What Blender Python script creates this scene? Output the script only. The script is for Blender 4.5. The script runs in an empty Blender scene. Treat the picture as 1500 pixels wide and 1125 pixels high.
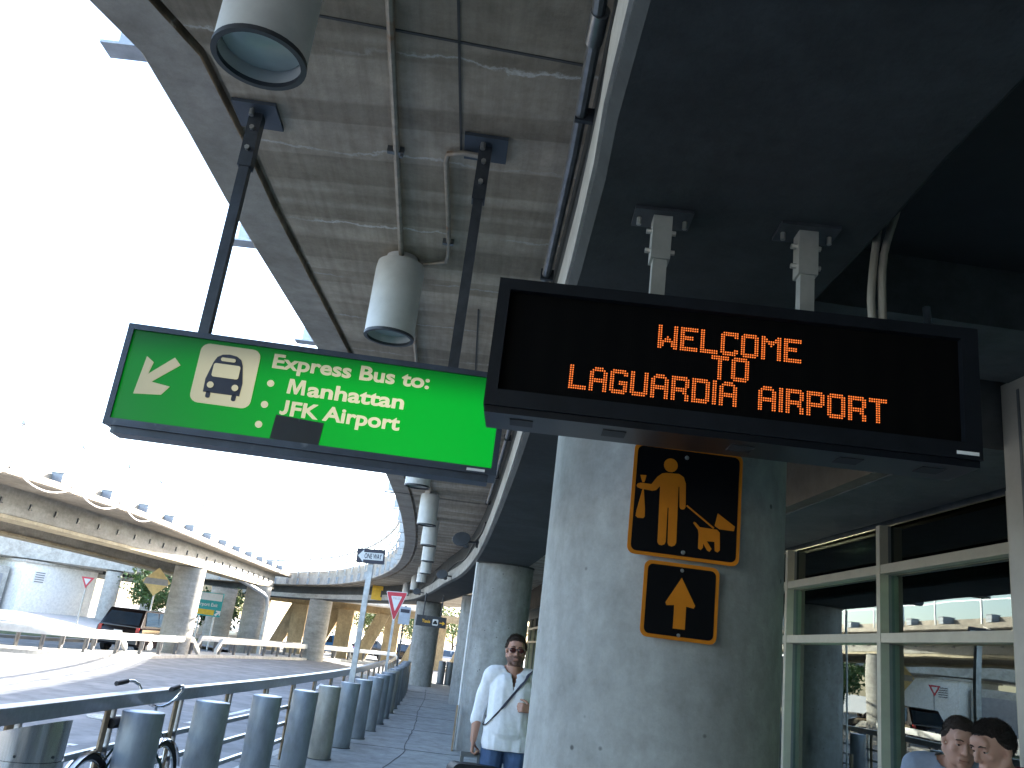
import bpy, bmesh, math, random
from mathutils import Vector, Matrix, Euler, noise
from mathutils.bvhtree import BVHTree
random.seed(7)
R = math.radians
sc = bpy.context.scene
col = sc.collection

# ------------------------------------------------------------------ camera
cam_d = bpy.data.cameras.new('camera'); cam = bpy.data.objects.new('camera', cam_d); col.objects.link(cam)
sc.camera = cam
cam_d.sensor_width = 36.0; cam_d.lens = 1245.0/1500*36; cam_d.clip_start = 0.05; cam_d.clip_end = 3000
EYE = Vector((0, 0, 1.65))
def set_cam(pitch, roll, yaw):
    p, r, y = R(pitch), R(roll), R(yaw)
    fwd = Vector((math.sin(y)*math.cos(p), math.cos(y)*math.cos(p), math.sin(p)))
    right = Vector((math.cos(y), -math.sin(y), 0)); up = right.cross(fwd)
    r2 = right*math.cos(r) + up*math.sin(r); u2 = -right*math.sin(r) + up*math.cos(r)
    m = Matrix((r2, u2, -fwd)).transposed().to_4x4(); m.translation = EYE
    cam.matrix_world = m
set_cam(17.32, 7.21, 2.09)
# ------------------------------------------------------------------ light
SUN_AZ, SUN_EL = 43.0, 27.0            # azimuth from +Y towards +X
w = bpy.data.worlds.new('World'); sc.world = w; w.use_nodes = True
wn = w.node_tree; wn.nodes.clear()
sky = wn.nodes.new('ShaderNodeTexSky'); sky.sky_type = 'NISHITA'; sky.sun_disc = False
sky.sun_elevation = R(SUN_EL); sky.sun_rotation = R(SUN_AZ)
sky.air_density = 1.0; sky.dust_density = 2.0
bg = wn.nodes.new('ShaderNodeBackground'); bg.inputs[1].default_value = 0.15
wo = wn.nodes.new('ShaderNodeOutputWorld')
wn.links.new(sky.outputs[0], bg.inputs[0]); wn.links.new(bg.outputs[0], wo.inputs[0])
sd = bpy.data.lights.new('sun', 'SUN'); sd.energy = 5.0; sd.angle = R(0.5); sd.color = (1, .95, .87)
so = bpy.data.objects.new('sun', sd); col.objects.link(so)
dsun = Vector((math.sin(R(SUN_AZ))*math.cos(R(SUN_EL)), math.cos(R(SUN_AZ))*math.cos(R(SUN_EL)), math.sin(R(SUN_EL))))
so.rotation_euler = dsun.to_track_quat('Z', 'Y').to_euler(); so.location = dsun*60
vs = sc.view_settings; vs.view_transform = 'Standard'; vs.look = 'None'; vs.gamma = 1; vs.exposure = 2.9
sc.cycles.max_bounces = 8; sc.cycles.diffuse_bounces = 5; sc.cycles.use_denoising = True

# ------------------------------------------------------------------ materials
MATS = {}
def mat(name, c=(.5, .5, .5), rough=.6, metal=0., var=.12, scale=6., bump=0., emit=None, es=0., spec=.5, stretch=(1, 1, 1), wear=None):
    if name in MATS: return MATS[name]
    m = bpy.data.materials.new(name); m.use_nodes = True; nt = m.node_tree; b = nt.nodes['Principled BSDF']
    b.inputs['Roughness'].default_value = rough; b.inputs['Metallic'].default_value = metal
    b.inputs['Specular IOR Level'].default_value = spec
    tc = nt.nodes.new('ShaderNodeTexCoord'); mp = nt.nodes.new('ShaderNodeMapping'); mp.inputs['Scale'].default_value = stretch
    nt.links.new(tc.outputs['Object'], mp.inputs[0])
    n = nt.nodes.new('ShaderNodeTexNoise'); n.inputs['Scale'].default_value = scale; n.inputs['Detail'].default_value = 6
    n.inputs['Roughness'].default_value = .65
    nt.links.new(mp.outputs[0], n.inputs[0])
    r = nt.nodes.new('ShaderNodeValToRGB')
    r.color_ramp.elements[0].position = .3; r.color_ramp.elements[1].position = .72
    r.color_ramp.elements[0].color = (*[max(0, x*(1-var*1.6)) for x in c], 1)
    r.color_ramp.elements[1].color = (*[min(1, x*(1+var)) for x in c], 1)
    nt.links.new(n.outputs[0], r.inputs[0]); out = r.outputs[0]
    if wear:                                   # wear = (colour, scale, threshold)
        n2 = nt.nodes.new('ShaderNodeTexNoise'); n2.inputs['Scale'].default_value = wear[1]; n2.inputs['Detail'].default_value = 8
        nt.links.new(mp.outputs[0], n2.inputs[0])
        r2 = nt.nodes.new('ShaderNodeValToRGB'); r2.color_ramp.elements[0].position = wear[2]; r2.color_ramp.elements[1].position = wear[2]+.12
        nt.links.new(n2.outputs[0], r2.inputs[0])
        mx = nt.nodes.new('ShaderNodeMix'); mx.data_type = 'RGBA'
        nt.links.new(r2.outputs[0], mx.inputs[0]); nt.links.new(out, mx.inputs[6]); mx.inputs[7].default_value = (*wear[0], 1)
        out = mx.outputs[2]
    nt.links.new(out, b.inputs['Base Color'])
    if bump:
        bp = nt.nodes.new('ShaderNodeBump'); bp.inputs['Strength'].default_value = bump; bp.inputs['Distance'].default_value = .02
        nt.links.new(n.outputs[0], bp.inputs['Height']); nt.links.new(bp.outputs[0], b.inputs['Normal'])
    if emit:
        b.inputs['Emission Color'].default_value = (*emit, 1); b.inputs['Emission Strength'].default_value = es
    MATS[name] = m
    return m

def concrete(name, c, streak=(1, 1, 1), dark=.5, cracks=False, spots=False, boards=0., rough=.85):
    """mottled weathered concrete: large stains, fine grain, pits, optional pale crack lines running across x"""
    if name in MATS: return MATS[name]
    m = bpy.data.materials.new(name); m.use_nodes = True; nt = m.node_tree; N = nt.nodes; Lk = nt.links
    b = N['Principled BSDF']; b.inputs['Roughness'].default_value = rough; b.inputs['Specular IOR Level'].default_value = .3
    tc = N.new('ShaderNodeTexCoord')
    mp = N.new('ShaderNodeMapping'); mp.inputs['Scale'].default_value = streak; Lk.new(tc.outputs['Object'], mp.inputs[0])
    def noise(s, d=6, src=mp.outputs[0], rg=.6):
        n = N.new('ShaderNodeTexNoise'); n.inputs['Scale'].default_value = s; n.inputs['Detail'].default_value = d
        n.inputs['Roughness'].default_value = rg; Lk.new(src, n.inputs[0]); return n.outputs[0]
    def ramp(src, p0, p1, c0, c1):
        r = N.new('ShaderNodeValToRGB'); e = r.color_ramp.elements
        e[0].position = p0; e[1].position = p1; e[0].color = (*c0, 1); e[1].color = (*c1, 1); Lk.new(src, r.inputs[0]); return r.outputs[0]
    def mul(a, bb, f=1.):
        x = N.new('ShaderNodeMix'); x.data_type = 'RGBA'; x.blend_type = 'MULTIPLY'; x.inputs[0].default_value = f
        Lk.new(a, x.inputs[6]); Lk.new(bb, x.inputs[7]); return x.outputs[2]
    big = ramp(noise(.9), .32, .68, [x*dark for x in c], c)
    fine = ramp(noise(9, 8, tc.outputs['Object'], .75), .25, .75, (.66, .65, .63), (1.08, 1.08, 1.08))
    o = mul(big, fine)
    med = ramp(noise(3.3, 5), .35, .6, (.78, .77, .75), (1.04, 1.04, 1.03)); o = mul(o, med)
    if spots:
        v = N.new('ShaderNodeTexVoronoi'); v.inputs['Scale'].default_value = 7; Lk.new(tc.outputs['Object'], v.inputs[0])
        sp = ramp(v.outputs[0], .05, .085, (.2, .2, .21), (1, 1, 1)); o = mul(o, sp, .8)
        v2 = N.new('ShaderNodeTexVoronoi'); v2.inputs['Scale'].default_value = 1.6; Lk.new(mp.outputs[0], v2.inputs[0])
        sp2 = ramp(v2.outputs[0], .06, .17, (.5, .52, .5), (1, 1, 1)); o = mul(o, sp2, .8)
    if cracks:
        sx = N.new('ShaderNodeSeparateXYZ'); Lk.new(tc.outputs['Object'], sx.inputs[0])
        nn = noise(2.4, 9, tc.outputs['Object'], .7)
        a = N.new('ShaderNodeMath'); a.operation = 'MULTIPLY_ADD'; Lk.new(nn, a.inputs[0]); a.inputs[1].default_value = .30; Lk.new(sx.outputs[1], a.inputs[2])
        a2 = N.new('ShaderNodeMath'); a2.operation = 'MULTIPLY_ADD'; Lk.new(sx.outputs[0], a2.inputs[0]); a2.inputs[1].default_value = .06; Lk.new(a.outputs[0], a2.inputs[2])
        pp = N.new('ShaderNodeMath'); pp.operation = 'PINGPONG'; Lk.new(a2.outputs[0], pp.inputs[0]); pp.inputs[1].default_value = .36
        ln = ramp(pp.outputs[0], .001, .013, (1, 1, 1), (0, 0, 0))
        gate = ramp(noise(1.7, 3, tc.outputs['Object']),   .38, .55, (0, 0, 0), (1, 1, 1))
        g = mul(ln, gate)
        x = N.new('ShaderNodeMix'); x.data_type = 'RGBA'; Lk.new(g, x.inputs[0]); Lk.new(o, x.inputs[6]); x.inputs[7].default_value = (.62, .6, .56, 1); o = x.outputs[2]
        # broad form-board bands of slightly different tone
        a3 = N.new('ShaderNodeMath'); a3.operation = 'MULTIPLY_ADD'; Lk.new(sx.outputs[0], a3.inputs[0]); a3.inputs[1].default_value = .10; Lk.new(sx.outputs[1], a3.inputs[2])
        wv = N.new('ShaderNodeTexNoise'); wv.noise_dimensions = '1D'; wv.inputs['Scale'].default_value = 2.3; wv.inputs['Detail'].default_value = 1; Lk.new(a3.outputs[0], wv.inputs['W'])
        o = mul(o, ramp(wv.outputs[0], .495, .51, (.76, .75, .73), (1, 1, 1)))
        st = N.new('ShaderNodeMapping'); st.inputs['Scale'].default_value = (14, .8, 1); Lk.new(tc.outputs['Object'], st.inputs[0])
        o = mul(o, ramp(noise(2.2, 5, st.outputs[0]), .35, .6, (.86, .85, .84), (1.03, 1.03, 1.03)))
    Lk.new(o, b.inputs['Base Color'])
    bp = N.new('ShaderNodeBump'); bp.inputs['Strength'].default_value = .35; bp.inputs['Distance'].default_value = .01
    Lk.new(noise(22, 8, tc.outputs['Object']), bp.inputs['Height']); Lk.new(bp.outputs[0], b.inputs['Normal'])
    MATS[name] = m
    return m

def glass(name, tint=(.55, .8, .75), refl=1.0, rough=0.0):
    m = bpy.data.materials.new(name); m.use_nodes = True; nt = m.node_tree; N = nt.nodes; N.clear()
    o = N.new('ShaderNodeOutputMaterial'); t = N.new('ShaderNodeBsdfTransparent'); t.inputs[0].default_value = (*tint, 1)
    g = N.new('ShaderNodeBsdfGlossy'); g.inputs['Roughness'].default_value = rough; g.inputs[0].default_value = (.9, 1, .96, 1)
    f = N.new('ShaderNodeFresnel'); f.inputs[0].default_value = 1.55
    mm = N.new('ShaderNodeMath'); mm.operation = 'MULTIPLY_ADD'; mm.inputs[1].default_value = refl; mm.inputs[2].default_value = .04; mm.use_clamp = True
    # slight waviness of the panes
    tc = N.new('ShaderNodeTexCoord'); nz = N.new('ShaderNodeTexNoise'); nz.inputs['Scale'].default_value = .9; nz.inputs['Detail'].default_value = 1
    bp = N.new('ShaderNodeBump'); bp.inputs['Strength'].default_value = .06; bp.inputs['Distance'].default_value = .05
    nt.links.new(tc.outputs['Object'], nz.inputs[0]); nt.links.new(nz.outputs[0], bp.inputs['Height']); nt.links.new(bp.outputs[0], g.inputs['Normal'])
    mx = N.new('ShaderNodeMixShader')
    nt.links.new(f.outputs[0], mm.inputs[0]); nt.links.new(mm.outputs[0], mx.inputs[0])
    nt.links.new(t.outputs[0], mx.inputs[1]); nt.links.new(g.outputs[0], mx.inputs[2]); nt.links.new(mx.outputs[0], o.inputs[0])
    return m

C_SOFFIT = concrete('soffit_concrete', (.60, .52, .42), (.35, 1, 1), .66, cracks=True)
C_GIRDER = concrete('girder_concrete', (.43, .41, .37), (.5, .5, 1), .7)
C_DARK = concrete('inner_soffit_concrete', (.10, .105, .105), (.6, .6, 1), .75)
C_COL = concrete('column_concrete', (.46, .47, .46), (1.3, 1.3, .35), .66, spots=True)
C_RAMP = concrete('ramp_concrete', (.42, .37, .31), (.5, .5, 1), .7)
C_RAMPG = concrete('ramp_girder_concrete', (.42, .40, .36), (.4, .4, 1.5), .7)
C_TAN = concrete('tan_concrete', (.62, .47, .28), (1, 1, .5), .8)
C_WALK = concrete('walk_concrete', (.44, .455, .45), (1, 1, 1), .8)
C_PALE = concrete('pale_concrete', (.58, .56, .52), (1, 1, 1), .85)
ASPH = mat('asphalt', (.19, .195, .20), .85, 0, .2, 3.0, .3, wear=((.25, .25, .25), 1.2, .52))
GROUND = mat('ground_paving', (.34, .33, .31), .9, 0, .15, 2.0, .2)
GRASS = mat('grass', (.10, .13, .04), .9, 0, .35, 4, .4)
PAINTW = mat('road_paint', (.72, .72, .70), .7, 0, .1, 8, wear=((.14, .14, .15), 5, .52))
GALV = mat('galvanised', (.50, .52, .54), .45, .75, .15, 14, wear=((.36, .37, .38), 4, .55))
BOLL = mat('bollard_steel', (.27, .30, .33), .45, .25, .2, 7, .04, stretch=(1, 1, .4), wear=((.36, .34, .30), 2.6, .6))
STAIN = mat('stainless', (.46, .47, .48), .26, .95, .12, 20, stretch=(8, 8, .3))
RAILM = mat('rail_steel', (.40, .42, .44), .28, .9, .1, 20)
POSTBR = mat('weathered_post', (.42, .30, .19), .6, .1, .3, 9, wear=((.28, .2, .13), 6, .55))
DKPAINT = mat('dark_paint', (.035, .04, .048), .45, .1, .2, 9, wear=((.07, .075, .08), 7, .6))
DKSTEEL = mat('sign_post_steel', (.06, .068, .08), .42, .5, .2, 14)
LEDCAB = mat('led_cabinet', (.009, .011, .015), .45, .1, .2, 9, spec=.25)
GRNFR = mat('sign_frame', (.05, .065, .09), .45, .3, .2, 9, wear=((.16, .18, .2), 12, .64))
CAN = mat('lamp_can', (.56, .57, .56), .5, .1, .08, 6, wear=((.42, .40, .35), 3, .62))
PIPE = mat('conduit', (.30, .27, .22), .5, .5, .2, 14, wear=((.22, .13, .07), 7, .58))
PIPEG = mat('conduit_grey', (.20, .21, .22), .35, .8, .2, 14)
ALU = mat('window_frame', (.38, .355, .28), .45, .2, .08, 5)
ALUD = mat('window_frame_inner', (.12, .13, .13), .5, .2, .1, 5)
BLACK = mat('black_rubber', (.015, .015, .016), .6, 0, .2, 10)
WHITEP = mat('white_paint', (.78, .78, .77), .5, 0, .05, 8)
STEELBOLT = mat('bolt_steel', (.42, .42, .40), .4, .8, .1, 20)

# ------------------------------------------------------------------ mesh builder
class MB:
    def __init__(s): s.v = []; s.f = []
    def quad(s, a, b, c, d):
        i = len(s.v); s.v += [Vector(a), Vector(b), Vector(c), Vector(d)]; s.f.append((i, i+1, i+2, i+3)); return s
    def box(s, c, d, M=None):
        x, y, z = d[0]/2, d[1]/2, d[2]/2; i = len(s.v)
        for q in ((-x, -y, -z), (x, -y, -z), (x, y, -z), (-x, y, -z), (-x, -y, z), (x, -y, z), (x, y, z), (-x, y, z)):
            p = Vector(q)
            if M: p = M @ p
            s.v.append(p+Vector(c))
        s.f += [(i+a, i+b, i+c_, i+d_) for a, b, c_, d_ in ((0, 3, 2, 1), (4, 5, 6, 7), (0, 1, 5, 4), (1, 2, 6, 5), (2, 3, 7, 6), (3, 0, 4, 7))]; return s
    def bar(s, p0, p1, wd, hg, up=(0, 0, 1)):
        p0, p1 = Vector(p0), Vector(p1); d = (p1-p0).normalized(); u = Vector(up)
        x = d.cross(u)
        if x.length < 1e-4: x = d.cross(Vector((1, 0, 0)))
        x.normalize(); u = x.cross(d)
        i = len(s.v)
        for p in (p0, p1):
            for a, b in ((-1, -1), (1, -1), (1, 1), (-1, 1)): s.v.append(p+x*a*wd/2+u*b*hg/2)
        s.f += [(i, i+1, i+2, i+3), (i+7, i+6, i+5, i+4)] + [(i+k, i+4+k, i+4+(k+1) % 4, i+(k+1) % 4) for k in range(4)]; return s
    def cyl(s, p0, p1, r0, r1=None, n=16, cap=True):
        p0, p1 = Vector(p0), Vector(p1); r1 = r0 if r1 is None else r1
        d = (p1-p0).normalized(); x = d.orthogonal().normalized(); y = d.cross(x); i = len(s.v)
        for p, r in ((p0, r0), (p1, r1)):
            for k in range(n):
                a = 2*math.pi*k/n; s.v.append(p+(x*math.cos(a)+y*math.sin(a))*r)
        s.f += [(i+k, i+(k+1) % n, i+n+(k+1) % n, i+n+k) for k in range(n)]
        if cap: s.f += [tuple(i+n-1-k for k in range(n)), tuple(i+n+k for k in range(n))]
        return s
    def lathe(s, c, prof, n=32, M=None, cap=True):
        """prof: list of (r,z); closed by caps where r is 0 or at the ends"""
        i = len(s.v); c = Vector(c)
        for r, z in prof:
            for k in range(n):
                a = 2*math.pi*k/n; p = Vector((r*math.cos(a), r*math.sin(a), z))
                if M: p = M @ p
                s.v.append(c+p)
        m = len(prof)
        for j in range(m-1):
            for k in range(n): s.f.append((i+j*n+k, i+j*n+(k+1) % n, i+(j+1)*n+(k+1) % n, i+(j+1)*n+k))
        if cap: s.f.append(tuple(i+n-1-k for k in range(n))); s.f.append(tuple(i+(m-1)*n+k for k in range(n)))
        return s
    def tube(s, pts, r, n=8, closed=False):
        pts = [Vector(p) for p in pts]; i = len(s.v); m = len(pts); pu = None
        for j, p in enumerate(pts):
            d = (pts[min(j+1, m-1)]-pts[max(j-1, 0)])
            if closed: d = pts[(j+1) % m]-pts[j-1]
            d.normalize()
            if pu is None: pu = d.orthogonal().normalized()
            pu = (pu-d*pu.dot(d)).normalized(); y = d.cross(pu)
            rr = r[j] if isinstance(r, (list, tuple)) else r
            for k in range(n):
                a = 2*math.pi*k/n; s.v.append(p+(pu*math.cos(a)+y*math.sin(a))*rr)
        rng = m if closed else m-1
        for j in range(rng):
            j2 = (j+1) % m
            for k in range(n): s.f.append((i+j*n+k, i+j*n+(k+1) % n, i+j2*n+(k+1) % n, i+j2*n+k))
        if not closed: s.f += [tuple(i+n-1-k for k in range(n)), tuple(i+(m-1)*n+k for k in range(n))]
        return s
    def loft(s, secs, cap=True):
        i = len(s.v); n = len(secs[0])
        for q in secs: s.v += [Vector(p) for p in q]
        for j in range(len(secs)-1):
            for k in range(n): s.f.append((i+j*n+k, i+j*n+(k+1) % n, i+(j+1)*n+(k+1) % n, i+(j+1)*n+k))
        if cap: s.f += [tuple(i+n-1-k for k in range(n)), tuple(i+(len(secs)-1)*n+k for k in range(n))]
        return s
    def prism(s, poly, M, t):
        """2D polygon in the plane of M (x,y), extruded along M's z by t"""
        i = len(s.v); n = len(poly)
        for z in (0, t):
            for a, b in poly: s.v.append(M @ Vector((a, b, z)))
        s.f += [tuple(i+n-1-k for k in range(n)), tuple(i+n+k for k in range(n))]
        s.f += [(i+k, i+(k+1) % n, i+n+(k+1) % n, i+n+k) for k in range(n)]; return s
    def ell(s, c, r, M=None, nu=14, nv=10):
        i = len(s.v); c = Vector(c)
        for j in range(nv+1):
            th = math.pi*j/nv
            for k in range(nu):
                a = 2*math.pi*k/nu; p = Vector((r[0]*math.sin(th)*math.cos(a), r[1]*math.sin(th)*math.sin(a), r[2]*math.cos(th)))
                if M: p = M @ p
                s.v.append(c+p)
        for j in range(nv):
            for k in range(nu): s.f.append((i+j*nu+k, i+(j+1)*nu+k, i+(j+1)*nu+(k+1) % nu, i+j*nu+(k+1) % nu))
        return s
    def cap(s, p0, p1, r0, r1, n=12):
        p0, p1 = Vector(p0), Vector(p1); d = (p1-p0); L = d.length; d.normalize()
        pts = []; rs = []
        for k in range(5):
            a = math.pi/2*(1-k/4); pts.append(p0-d*r0*math.sin(a)); rs.append(max(r0*math.cos(a), 1e-4))
        for k in range(5):
            a = math.pi/2*k/4; pts.append(p1+d*r1*math.sin(a)); rs.append(max(r1*math.cos(a), 1e-4))
        return s.tube(pts, rs, n)
    def mesh(s, name):
        me = bpy.data.meshes.new(name); me.from_pydata([tuple(v) for v in s.v], [], s.f); me.update(); return me
    def build(s, name, m, parent=None, smooth=True, ang=35, origin=None):
        if origin is not None:
            o3 = Vector(origin); s.v = [v-o3 for v in s.v]
        me = s.mesh(name)
        bm = bmesh.new(); bm.from_mesh(me); bmesh.ops.recalc_face_normals(bm, faces=bm.faces); bm.to_mesh(me); bm.free()
        if smooth:
            me.polygons.foreach_set('use_smooth', [True]*len(me.polygons)); me.set_sharp_from_angle(angle=R(ang))
        me.materials.append(m)
        o = bpy.data.objects.new(name, me); col.objects.link(o)
        if origin is not None: o.location = o3
        if parent: attach(o, parent)
        return o
def wmat(o):
    m = o.matrix_basis.copy()
    return wmat(o.parent) @ o.matrix_parent_inverse @ m if o.parent else m
def attach(o, parent):
    # geometry is written in world coordinates; prototypes are built at the origin and moved afterwards
    o.parent = parent; o.matrix_parent_inverse = wmat(parent).inverted()
    return o

def tag(o, label=None, cat=None, group=None, kind=None):
    if label: o['label'] = label
    if cat: o['category'] = cat
    if group: o['group'] = group
    if kind: o['kind'] = kind
    return o
def thing(name, label, cat, loc=(0, 0, 0), rz=0, group=None):
    o = bpy.data.objects.new(name, None); col.objects.link(o); o.location = loc; o.rotation_euler = (0, 0, rz); o.empty_display_size = .1
    return tag(o, label, cat, group)
def copy_tree(o, parent=None):
    c = o.copy(); col.objects.link(c); c.parent = parent
    for ch in list(o.children): copy_tree(ch, c)
    return c
ORD = ['first', 'second', 'third', 'fourth', 'fifth', 'sixth', 'seventh', 'eighth', 'ninth', 'tenth', 'eleventh', 'twelfth', 'thirteenth', 'fourteenth', 'fifteenth', 'sixteenth', 'seventeenth', 'eighteenth', 'nineteenth', 'twentieth', 'twenty-first', 'twenty-second', 'twenty-third', 'twenty-fourth']

def spline(pts, step=.5):
    """Catmull-Rom through pts (any dimension), sampled about every step"""
    P = [Vector(p) for p in pts]; out = []
    for i in range(len(P)-1):
        a = P[max(i-1, 0)]; b = P[i]; c = P[i+1]; d = P[min(i+2, len(P)-1)]
        n = max(1, int((c-b).length/step))
        for k in range(n):
            t = k/n
            out.append(.5*((2*b)+(c-a)*t+(2*a-5*b+4*c-d)*t*t+(3*b-a-3*c+d)*t**3))
    out.append(P[-1]); return out
def frames(path):
    """for 2D/3D path: list of (point, unit tangent, unit right-hand normal) in plan"""
    o = []
    for i, p in enumerate(path):
        t = path[min(i+1, len(path)-1)]-path[max(i-1, 0)]; t = Vector((t[0], t[1])).normalized()
        o.append((p, t, Vector((t[1], -t[0]))))
    return o
def at_len(path, s):
    for a, b in zip(path, path[1:]):
        L = (b-a).length
        if s <= L: return a.lerp(b, s/L), (b-a).normalized()
        s -= L
    return path[-1], (path[-1]-path[-2]).normalized()
def plen(path): return sum((b-a).length for a, b in zip(path, path[1:]))
def rrect(x0, y0, x1, y1, r, n=5):
    o = []
    for cx, cy, a0 in ((x1-r, y1-r, 0), (x0+r, y1-r, 90), (x0+r, y0+r, 180), (x1-r, y0+r, 270)):
        for k in range(n+1):
            a = R(a0+90*k/n); o.append((cx+r*math.cos(a), cy+r*math.sin(a)))
    return o
def circ(cx, cy, r, n=20): return [(cx+r*math.cos(2*math.pi*k/n), cy+r*math.sin(2*math.pi*k/n)) for k in range(n)]
def ring_plate(mb, outer, inner, M, t):
    """plate with a hole: outer and inner loops need the same count"""
    n = len(outer); i = len(mb.v)
    for z in (0, t):
        for lp in (outer, inner):
            for a, b in lp: mb.v.append(M @ Vector((a, b, z)))
    for k in range(n):
        k2 = (k+1) % n
        mb.f += [(i+k, i+k2, i+n+k2, i+n+k), (i+2*n+k, i+3*n+k, i+3*n+k2, i+2*n+k2), (i+k, i+2*n+k, i+2*n+k2, i+k2), (i+n+k, i+n+k2, i+3*n+k2, i+3*n+k)]
    return mb
def face_M(origin, ux, uy=(0, 0, 1)):
    """plane frame: x along ux, y along uy, z = ux x uy is the outward normal"""
    x = Vector(ux).normalized(); y = Vector(uy).normalized(); z = x.cross(y)
    m = Matrix((x, y, z)).transposed().to_4x4(); m.translation = Vector(origin); return m
def text_obj(name, body, M, size, m, parent, width=None, bold=0., t=.002, align='LEFT', space=1.0):
    """one mesh per letter, cut from a text curve set at unit size"""
    cu = bpy.data.curves.new(name, 'FONT'); cu.body = body; cu.size = 1.; cu.offset = bold/size; cu.extrude = .01
    cu.space_character = space; cu.resolution_u = 5
    tmp = bpy.data.objects.new(name, cu); col.objects.link(tmp)
    dg = bpy.context.evaluated_depsgraph_get(); me = bpy.data.meshes.new_from_object(tmp.evaluated_get(dg))
    bpy.data.objects.remove(tmp); bpy.data.curves.remove(cu)
    V = [v.co.copy() for v in me.vertices]; F = [tuple(p.vertices) for p in me.polygons]; bpy.data.meshes.remove(me)
    par = list(range(len(V)))
    def find(a):
        while par[a] != a: par[a] = par[par[a]]; a = par[a]
        return a
    # weld by position so that the front, back and rim of a glyph count as one piece
    key = {}
    for i, v in enumerate(V):
        k = (round(v.x, 4), round(v.y, 4))
        if k in key: par[find(i)] = find(key[k])
        else: key[k] = i
    for f in F:
        for a in f[1:]: par[find(a)] = find(f[0])
    comp = {}
    for f in F: comp.setdefault(find(f[0]), []).append(f)
    gl = sorted(([min(V[a].x for f in fs for a in f), max(V[a].x for f in fs for a in f), fs] for fs in comp.values()), key=lambda g: g[0])
    mg = []
    for g in gl:
        if mg and min(g[1], mg[-1][1])-max(g[0], mg[-1][0]) > .5*min(g[1]-g[0], mg[-1][1]-mg[-1][0]): mg[-1][1] = max(g[1], mg[-1][1]); mg[-1][2] = mg[-1][2]+g[2]
        else: mg.append(g)
    x0 = min(v.x for v in V); x1 = max(v.x for v in V); kx = width/(x1-x0) if width else size
    for a0, a1, fs in mg:
        idx = {}; b = MB()
        for f in fs:
            q = []
            for a in f:
                if a not in idx: idx[a] = len(b.v); v = V[a]; b.v.append(M @ Vector(((v.x-x0)*kx, v.y*size, (v.z+.01)/.02*t)))
                q.append(idx[a])
            b.f.append(tuple(q))
        b.build('letter', m, parent, smooth=False)

# ================================================================== SETTING
# ground sheet to the horizon, lower beyond the island
tag(MB().quad((-900, -300, -.32), (900, -300, -.62), (900, 1500, -.62), (-900, 1500, -.62)).build('ground', GROUND, smooth=False), kind='structure')
# paths in plan ----------------------------------------------------
BOL = spline([(-2.75, 2.2), (-2.52, 3.9), (-2.3, 5.46), (-2.12, 6.83), (-1.99, 8.2), (-1.8, 9.35), (-1.63, 10.6), (-1.5, 11.9), (-1.4, 13.2), (-1.3, 14.6), (-1.22, 16), (-1.17, 17.4), (-1.13, 20), (-1.12, 24), (-1.16, 28), (-1.3, 33)], .2)
RAIL = spline([(-3.1, 1.2), (-2.8, 3.0), (-2.56, 4.6), (-2.45, 5.8), (-2.35, 7.26), (-2.17, 9.1), (-2.0, 10.96), (-1.78, 14.2), (-1.66, 17.4), (-1.6, 21), (-1.58, 25), (-1.68, 30.5)], .3)
KERB = spline([(-13, -40), (-8, -18), (-5.5, -8), (-4.4, -3), (-3.42, 1.2), (-3.08, 3.0), (-2.82, 4.6), (-2.7, 5.8), (-2.6, 7.26), (-2.42, 9.1), (-2.25, 10.96), (-2.03, 14.2), (-1.92, 17.4), (-1.87, 21), (-1.88, 25), (-2.1, 31), (-2.9, 36.5), (-4.2, 40)], .5)
# walkway slab
mb = MB(); n = len(KERB)
for a, b in zip(KERB, KERB[1:]):
    mb.quad((a[0]+.16, a[1], 0), (4.4, a[1], 0), (4.4, b[1], 0), (b[0]+.16, b[1], 0))
tag(mb.build('walkway', C_WALK, smooth=False), kind='structure')
mb = MB()
secs = []
for p, t, nn in frames(KERB):
    secs.append([(p[0]+nn[0]*o, p[1]+nn[1]*o, z) for o, z in ((0, -.2), (.02, -.012), (.04, .004), (.162, .004), (.162, -.2))])
tag(mb.loft(secs).build('kerb', C_PALE), kind='structure')
# joints sawn across the walkway and one wandering crack
mb = MB()
for y in (5.2, 8.2, 11.3, 14.4, 17.5, 20.6, 23.7, 26.8, 29.9):
    mb.box((.6, y, .0025), (6.0, .012, .003))
wk = bpy.data.objects['walkway']
mb.build('expansion_joint', mat('joint_dark', (.07, .07, .07), .9), wk, smooth=False)
cp = spline([(-.95, 9.0), (-.75, 10.6), (-.55, 12.6), (-.42, 13.9), (-.44, 15.6), (-.4, 18.5), (-.45, 22), (-.42, 27), (-.5, 32)], .35)
mb = MB(); cp = [Vector((p[0]+random.uniform(-.015, .015), p[1], 0)) for p in cp]
for a, b in zip(cp, cp[1:]): mb.bar((a[0], a[1], .003), (b[0], b[1], .003), .014, .003)
mb.build('crack', MATS['joint_dark'], wk, smooth=False)
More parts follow.
